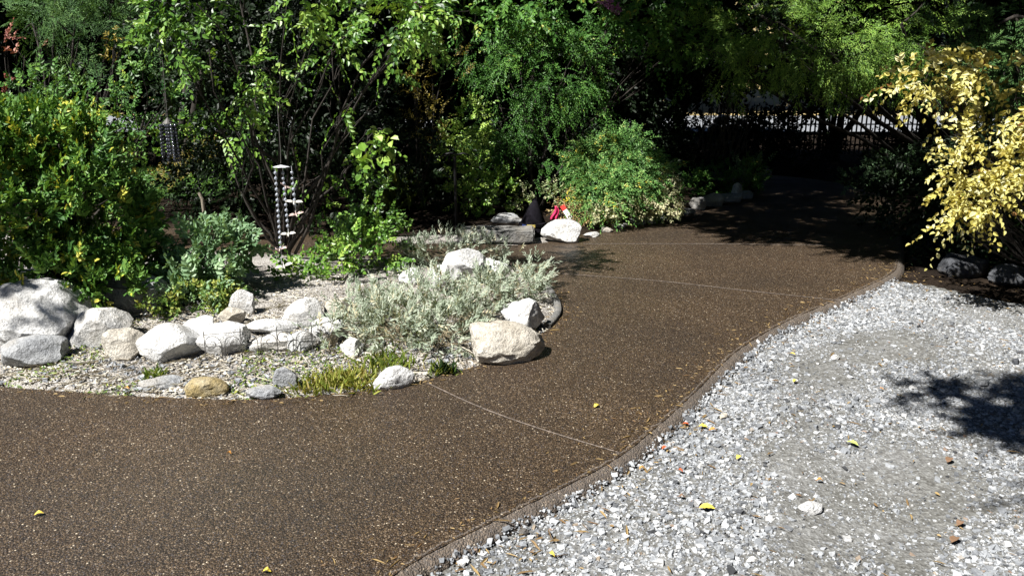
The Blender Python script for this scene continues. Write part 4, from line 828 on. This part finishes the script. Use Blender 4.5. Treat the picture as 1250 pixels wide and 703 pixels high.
fl = [(863, 624, .065, 'yellow', 'broad yellow leaf lying on the near gravel', 'gravel'), (1040, 545, .062, 'green', 'pale green leaf on the middle of the gravel', 'gravel'), (673, 681, .032, 'yellow', 'small yellow leaf at the bottom of the gravel', 'gravel'),
      (902, 562, .04, 'yellow', 'small yellow leaf above the broad yellow one', 'gravel'), (858, 524, .045, 'yellow', 'narrow yellow leaf by the slab edge touching an orange leaf', 'gravel'), (870, 528, .04, 'orange', 'orange leaf next to the narrow yellow leaf', 'gravel'),
      (967, 435, .04, 'yellow', 'yellow leaf near the upper slab edge', 'gravel'), (970, 468, .04, 'yellow', 'yellow leaf in the gravel below the upper slab edge', 'gravel'), (837, 521, .035, 'red', 'red leaf curled against the slab edge', 'gravel'),
      (811, 550, .035, 'red', 'dark red leaf where gravel meets slab, below the curled one', 'gravel'), (783, 575, .025, 'orange', 'tiny orange leaf low on the slab edge', 'gravel'), (830, 578, .03, 'red', 'faded red leaf in pale gravel', 'gravel'), (832, 610, .03, 'brown', 'brown leaf in pale gravel', 'gravel'),
      (728, 497, .04, 'yellow', 'bright yellow leaf alone on the middle driveway', 'drive'), (48, 629, .035, 'yellow', 'yellow leaf on the driveway at lower left', 'drive'), (280, 555, .025, 'orange', 'tiny golden leaf on the driveway below the bed', 'drive'), (326, 699, .03, 'yellow', 'yellow leaf at the bottom edge of the driveway', 'drive'),
      (848, 269, .06, 'orange', 'orange leaf on the far driveway by the edge stones', 'drive'), (154, 476, .045, 'orange', 'orange yellow leaf at bed edge left of the ochre rock', 'bed'), (1172, 643, .05, 'brown', 'brown leaf at the lower right of the gravel', 'gravel'), (1158, 565, .06, 'brown', 'curled brown leaf below the gravel shade', 'gravel'),
      (1000, 590, .03, 'orange', 'small orange leaf in the right gravel', 'gravel'), (1075, 478, .035, 'orange', 'small orange leaf left of the gravel shade', 'gravel'), (1165, 663, .06, 'brown', 'long brown leaf near the lower right corner', 'gravel')]
for i, (u, v, L, c_, l_, w_) in enumerate(fl): fallen(u, v, L, c_, l_, 500 + i, w_)

# ------------------------------------------------------------------ bed kerb, stone slab, hat, cloth, card
M['concrete'] = rock_mat('weathered_concrete', (.12, .12, .115), (.2, .197, .19), (.28, .275, .265))
M['black_cloth'] = plain('black_cloth', (.008, .007, .010), .95, 0, .4, 40); M['black_cloth'].node_tree.nodes['Principled BSDF'].inputs['Specular IOR Level'].default_value = .1
M['yellow_cloth'] = plain('yellow_band', (.55, .42, .10), .7); M['blue_cloth'] = plain('blue_patch', (.03, .06, .25), .6)
M['pink_cloth'] = plain('crimson_cloth', (.55, .02, .10), .6); M['red_paint'] = plain('red_paint', (.55, .05, .04), .5); M['white_paint'] = plain('white_paint', (.78, .76, .74), .5)
M['black_metal'] = plain('black_metal', (.012, .012, .013), .45, .6); M['wire'] = plain('dark_wire', (.09, .085, .08), .6, .3); M['silver'] = plain('silver_paint', (.72, .74, .78), .35, .3, .08)
ed = spline([g2(652, 338), g2(668, 350), g2(681, 368), g2(683, 384), g2(670, 400)], 10)
t_ = np.gradient(ed, axis=0); t_ /= np.linalg.norm(t_, axis=1)[:, None]; nn = np.stack([-t_[:, 1], t_[:, 0]], 1)
rows = [(-.010, -.06), (-.012, .018), (-.004, .028), (.030, .030), (.040, .022), (.042, -.06)]
V = np.concatenate([np.column_stack([ed - nn * o, np.full(len(ed), z) + .006 * vnoise(ed, 5, 4)]) for o, z in rows]); m_ = len(ed)
Q = [(r_ * m_ + i, r_ * m_ + i + 1, (r_ + 1) * m_ + i + 1, (r_ + 1) * m_ + i) for r_ in range(5) for i in range(m_ - 1)] + [tuple(r_ * m_ for r_ in range(4)), tuple(r_ * m_ + m_ - 1 for r_ in range(4))] + [(0, 3 * m_, 4 * m_, 5 * m_), (m_ - 1, 4 * m_ - 1, 5 * m_ - 1, 6 * m_ - 1)]
tag(link('bed_kerb', np_mesh('bed_kerb', V, [Q], smooth=True), M['concrete']), 'low curved concrete kerb at the tip of the rock bed', 'kerb')
a, b_ = gp(560, 297), gp(652, 301); mid = (a + b_) / 2
bm = bmesh.new(); bmesh.ops.create_cube(bm, size=1); bmesh.ops.scale(bm, vec=(np.linalg.norm(b_ - a), .36, .13), verts=bm.verts); bmesh.ops.bevel(bm, geom=bm.edges[:], offset=.018, segments=2, affect='EDGES')
bmesh.ops.subdivide_edges(bm, edges=bm.edges[:], cuts=5, use_grid_fill=True)
for v_ in bm.verts: v_.co += Vector((0, 0, .012 * noise.noise(v_.co * 5))) + v_.normal * .012 * noise.noise(v_.co * 11)
me = bpy.data.meshes.new('stone_slab'); bm.to_mesh(me); bm.free()
o = tag(link('stone_slab', me, M['concrete'], loc=(mid[0], mid[1] + .22, .07)), 'weathered grey stone slab edging under the black hat', 'slab')
# hat
hp = at(650, 277, 8.72); root = empty('pointed_hat', hp, 'black pointed hat with floppy brim resting between two pale rocks', 'hat')
mb = MB(); n_ = 24
prof = [(.15, .0), (.135, .06), (.10, .14), (.065, .22), (.035, .28), (.010, .315)]
V, F = [], []
for i, (r_, z) in enumerate(prof):
    for k in range(n_):
        th = 2 * math.pi * k / n_; fo = 1 + .10 * math.sin(3 * th + i) ; V.append((r_ * fo * math.cos(th) - .02 * (z / .3) + .05 * (z / .3) ** 2, r_ * fo * math.sin(th), z))
for i in range(len(prof) - 1):
    for k in range(n_): F.append((i * n_ + k, i * n_ + (k + 1) % n_, (i + 1) * n_ + (k + 1) % n_, (i + 1) * n_ + k))
F.append(tuple(range((len(prof) - 1) * n_, len(prof) * n_))); mb.add(V, F); mb.build('crown', M['black_cloth'], root, smooth=True)
mb = MB(); V, F = [], []
for i, r_ in enumerate((.13, .18, .23, .27)):
    for k in range(n_):
        th = 2 * math.pi * k / n_; V.append((r_ * math.cos(th) * .85, r_ * math.sin(th) * .8, .005 - .06 * ((r_ - .13) / .14) ** 1.5 + .03 * math.sin(4 * th + 1) * (i / 3)))
for i in range(3):
    for k in range(n_): F.append((i * n_ + k, i * n_ + (k + 1) % n_, (i + 1) * n_ + (k + 1) % n_, (i + 1) * n_ + k))
mb.add(V, F); br = mb.build('brim', M['black_cloth'], root, smooth=True); md = br.modifiers.new('thick', 'SOLIDIFY'); md.thickness = .008
mb = MB(); mb.lathe([(.150, .012), (.158, .02), (.153, .05), (.143, .055)], n=24); mb.build('band', M['black_cloth'], root)
mb = MB(); mb.box((-.02, -.158, .035), (.09, .012, .03)); mb.build('band_patch', M['yellow_cloth'], root); mb = MB(); mb.box((-.095, -.135, .03), (.04, .012, .04), -.5); mb.build('band_patch', M['blue_cloth'], root)
mb = MB(); mb.tube([(.02, -.17, -.03), (.04, -.22, -.08), (.05, -.24, -.15), (.10, -.27, -.20)], [.018, .017, .015, .010], 6); mb.build('strap', M['black_cloth'], root, smooth=True)
# crimson cloth
cp = at(678, 268, 9.05); mb = MB(); V, F = [], []
for i in range(9):
    s = i / 8; w = .012 + .035 * s ** .8
    for j in range(7):
        q = j / 6 - .5; V.append((q * 2 * w + .015 * math.sin(s * 5), -.02 + .02 * math.sin(j * 1.9 + i * .4), .16 - .16 * s))
for i in range(8):
    for j in range(6): F.append((i * 7 + j, i * 7 + j + 1, (i + 1) * 7 + j + 1, (i + 1) * 7 + j))
mb.add(V, F); o = mb.build('cloth_scrap', M['pink_cloth'], loc=tuple(cp), smooth=True); md = o.modifiers.new('thick', 'SOLIDIFY'); md.thickness = .004
tag(o, 'crimson scrap of cloth hanging above the white angular rock', 'cloth')
cp = at(693, 262, 9.1); root = empty('garden_tag', cp, 'tilted white garden tag with red top among dry plants', 'tag')
mb = MB(); mb.box((0, 0, 0), (.055, .008, .13)); mb.build('card', M['white_paint'], root); mb = MB(); mb.box((0, -.0005, .095), (.056, .0095, .06)); mb.build('red_top', M['red_paint'], root); mb = MB(); mb.tube([(0, 0, -.06), (0, 0.01, -.2)], .004, 5); mb.build('stake', M['white_paint'], root)
root.rotation_euler = (R(-15), R(-32), R(10))
# black post with hook arm
bp = gp(555, 290); bp = np.array([bp[0], bp[1] + .25, 0]); hgt = at(555, 192, bp[1])[2]
root = empty('hook_post', bp, 'thin black garden post with short hooked arm in the green vine', 'post')
mb = MB(); mb.tube([(0, 0, -.05), (0, 0, hgt)], .018, 10); mb.build('pole', M['black_metal'], root); mb = MB()
mb.tube([(.0, 0, hgt - .005), (.02, 0, hgt + .03), (-.04, 0, hgt + .045), (-.12, 0, hgt + .03), (-.16, 0, hgt - .01)], .012, 8); mb.tube([(.02, 0, hgt + .03), (.10, 0, hgt + .04), (.16, 0, hgt + .02)], .010, 8); mb.build('arm', M['black_metal'], root, smooth=True)
mb = MB(); mb.lathe([(.05, 0), (.055, .01), (.03, .02), (.0185, .03)]); mb.build('base', M['black_metal'], root)
# thin stake and bench in the left garden
sp_ = at(254, 290, 8.0); root = empty('garden_stake', (sp_[0], 8.0, 0), 'thin pale wooden stake standing by the gap to the lawn', 'stake')
mb = MB(); mb.tube([(0, 0, -.05), (-.02, 0, .5), (-.05, .0, at(250, 235, 8)[2])], [.018, .017, .016], 8); mb.build('shaft', M['bark_pale'], root)
M['pink_stone'] = plain('pinkish_stone', (.42, .33, .31), .8)
bc = at(262, 246, 12.0); root = empty('stone_bench', (bc[0], 12, 0), 'small pinkish stone bench on the sunlit lawn', 'bench')
zt = bc[2]
mb = MB(); mb.box((0, 0, zt), (.55, .35, .07)); mb.build('seat', M['pink_stone'], root); mb = MB(); mb.box((.02, .17, zt + .16), (.5, .06, .14)); mb.build('backrest', M['pink_stone'], root)
for s in (-1, 1): mb = MB(); mb.box((s * .2, 0, zt / 2 - .035 - .02), (.08, .3, zt - .07 + .04)); mb.build('leg', M['pink_stone'], root)
# lawn
la = flat('lawn', -7.2, -4.0, 10.6, 14.2, .17, M['lawn'], 'patch of sunlit lawn seen through the shrubs')
rg = np.random.default_rng(600); k = 9000; P = np.column_stack([rg.uniform(-7.2, -4.0, k), rg.uniform(10.6, 14.2, k), np.full(k, .17)]); D = np.column_stack([rg.normal(size=(k, 2)) * .35, np.ones(k)])
tag(link('lawn_grass', leaf_mesh('lawn_grass', P, D, rg.normal(size=(k, 3)), rg.uniform(.03, .07, k), np.full(k, .012), rg.uniform(.0, .6, k), thin=True), M['lf_ground']), 'short green grass of the lawn', kind='stuff')

# ------------------------------------------------------------------ hanging glass beads with dragonflies
def glassy(name, col, rough=.08):
    m, t, b = new_mat(name); b.inputs['Base Color'].default_value = (*col, 1); b.inputs['Roughness'].default_value = rough
    b.inputs['Transmission Weight'].default_value = .35; b.inputs['IOR'].default_value = 1.45; return m
M['bead'] = glassy('clear_bead', (.42, .45, .52)); M['bead_grey'] = glassy('grey_bead', (.06, .065, .08)); M['wing'] = plain('pale_wing', (.62, .60, .55), .4); M['wing_pink'] = plain('pink_wing', (.50, .38, .35), .4)
YM = 5.75
top = at(343, 203, YM); root = empty('dragonfly_mobile', top, 'hanging mobile of three clear bead strands with pale dragonflies', 'mobile')
mb = MB(); m_ = pxm(top); V, F = [(0, 0, .010)], []; n_ = 16
for k in range(n_):
    th = 2 * math.pi * k / n_; r_ = 11 * m_ * (1.0 if k % 2 == 0 else .72); V.append((r_ * math.cos(th), r_ * math.sin(th), -.006))
for k in range(n_): F.append((0, 1 + k, 1 + (k + 1) % n_))
F.append(tuple(range(1, n_ + 1))[::-1]); mb.add(V, F); mb.build('cap', M['silver'], root)
mb = MB(); mb.tube([(0, 0, .02), (.005, .0, .12), (0, .02, .45)], .003, 5); mb.build('hanger', M['wire'], root)
bmb = MB(); bmb.lathe([(.002, -.0135), (.009, -.010), (.0135, 0), (.009, .010), (.002, .0135)], n=10); bead_me = bmb.mesh('bead', True)
for (u0, v0), (u1, v1), nb in (((336, 208), (344, 322), 15), ((345, 208), (352, 283), 11), ((356, 208), (361, 258), 7)):
    a, b_ = at(u0, v0, YM) - top, at(u1, v1, YM) - top
    smb = MB(); smb.tube([a + np.array([0, 0, .03]), (a + b_) / 2 + np.array([.004, 0, 0]), b_], .0022, 5); stn = smb.build('strand', M['silver'], root)
    for i in range(nb):
        pt = a + (b_ - a) * (i + .5) / (nb + (2.5 if nb == 15 else .6))
        link('bead', bead_me, M['bead'], stn, pt)
def dragonfly(u, v, wpx, mt, rz, roll):
    c = at(u, v, YM - .02) - top; hw = wpx * m_ / 2; mb = MB(); 
    o_ = MB(); o_.tube([(-.0, -.02, .0), (0, 0, .006), (0, .03, .0), (0, .08, -.006)], [.004, .006, .004, .002], 7); body = o_.build('dragonfly', M[mt], root, c, True)
    for s in (-1, 1):
        for yy, l_ in ((.0, 1), (.014, .85)):
            w_ = MB(); V = [(s * .004, yy, .004), (s * hw * .5 * l_, yy - .008, .010), (s * hw * l_, yy - .004, .012), (s * hw * l_, yy + .004, .012), (s * hw * .5 * l_, yy + .009, .010)]
            w_.add(V + [(x, y, z + .002) for x, y, z in V], [(4, 3, 2, 1, 0), (5, 6, 7, 8, 9)] + [(i, (i + 1) % 5, 5 + (i + 1) % 5, 5 + i) for i in range(5)]); w_.build('wing', M[mt], body)
    body.rotation_euler = (R(25), roll, rz)
for a_ in ((347, 326, 22, 'wing', .3, R(-14)), (342, 305, 20, 'wing_pink', -.2, R(-8)), (352, 287, 18, 'wing', .2, R(-4)), (359, 248, 21, 'wing', .1, R(3)), (362, 263, 18, 'wing_pink', .3, R(-12)), (348, 229, 16, 'wing_pink', .7, R(30))): dragonfly(*a_)
# grey bead cluster hanging in the dark at the back left
YC = 8.0; top = at(205, 150, YC); m_ = pxm(top); root = empty('bead_curtain', top, 'grey hanging cluster of glass bead strings in dark shade', 'mobile')
mb = MB(); mb.lathe([(.004, .05), (.05, .0), (.055, -.008), (.004, -.012)], n=14); mb.build('cap', M['wire'], root); mb = MB(); mb.tube([(0, 0, .04), (0, .03, .6)], .003, 5); mb.build('hanger', M['wire'], root)
bm2 = MB(); bm2.lathe([(.003, -.016), (.013, -.010), (.016, 0), (.013, .010), (.003, .016)], n=8); bme = bm2.mesh('bead', True)
for j in range(14):
    th = 2 * math.pi * j * 5 / 14; x, y = (.05 + .004 * j) * math.cos(th) + .01, (.05 + .004 * j) * math.sin(th); nb = 9 if j % 2 else 11
    smb = MB(); smb.tube([(x * .8, y * .8, -.01), (x, y, -.036 * nb)], .002, 4); stn = smb.build('strand', M['silver'], root)
    for i in range(nb): link('bead', bme, M['bead_grey'], stn, (x * (.9 + .1 * i / nb), y * (.9 + .1 * i / nb), -.03 - .034 * i))

# ------------------------------------------------------------------ wire scroll edging
def scroll(mb, c, s, h, r=.0022):
    P = []
    for i in range(22):
        a_ = i / 21 * 2.6 * math.pi; rr = .055 * (1 - i / 26); P.append((c[0] + s * (.055 - rr * math.cos(a_)), c[1], c[2] + h * .62 + rr * math.sin(a_)))
    mb.tube([(c[0], c[1], c[2] - .05), (c[0], c[1], c[2] + h * .62)] + P, r, 5)
def wire_edge(label, pts, h):
    q = [onbed(*p_) for p_ in pts]; root = empty('wire_edging', q[0], label, 'edging'); o0 = np.array(root.location)
    fr = MB(); fr.tube([p_ - o0 + np.array([0, 0, h]) for p_ in q], .0022, 5); fr.tube([p_ - o0 + np.array([0, 0, h * .55]) for p_ in q], .002, 5)
    for p_ in q: fr.tube([p_ - o0 + np.array([0, 0, -.05]), p_ - o0 + np.array([0, 0, h + .02])], .0028, 5)
    fr.build('wire_frame', M['wire'], root)
    for i, p_ in enumerate(q[:-1]):
        m0 = p_ + (q[i + 1] - p_) * .5
        for s in (-1, 1):
            sc = MB(); scroll(sc, m0 - o0 + np.array([s * .01, 0, 0]), s, h); sc.build('scroll', M['wire'], root, smooth=True)
wire_edge('dark wire scroll edging in front of the white slabs', [(252, 442), (296, 438), (340, 436), (382, 430), (420, 420)], .17)
wire_edge('dark wire scroll edging around the highest white rock', [(560, 356), (585, 352), (612, 346)], .17)

# ------------------------------------------------------------------ metal picket fence
FY = 20.2; x0, x1 = at(880, 140, FY)[0], at(1128, 140, FY)[0]
root = empty('picket_fence', (x0, FY, 0), 'black metal picket fence along the street behind the driveway', 'fence')
zr1, zr2 = at(1000, 138, FY)[2], at(1000, 152, FY)[2]; zt = at(1000, 131, FY)[2]; Lf = x1 - x0
for z in (zr1, zr2, .12): mb = MB(); mb.box((Lf / 2, 0, z), (Lf, .035, .03)); mb.build('rail', M['black_metal'], root)
pm = MB(); pm.box((0, 0, (zt - .1) / 2), (.036, .02, zt + .1)); pm.add([(-.016, -.016, zt), (.016, -.016, zt), (.016, .016, zt), (-.016, .016, zt), (0, 0, zt + .05)], [(3, 2, 1, 0), (0, 1, 4), (1, 2, 4), (2, 3, 4), (3, 0, 4)]); pme = pm.mesh('picket')
npk = int(Lf / .116)
for i in range(npk): link('picket', pme, M['black_metal'], root, (.06 + i * .116, -.03, 0))
for i in range(3): mb = MB(); mb.box((0, .01, .5), (.08, .08, 1.25)); mb.build('post', M['black_metal'], root, (Lf * i / 2, .06, 0))
print('LEAVES', LEAVES[0])
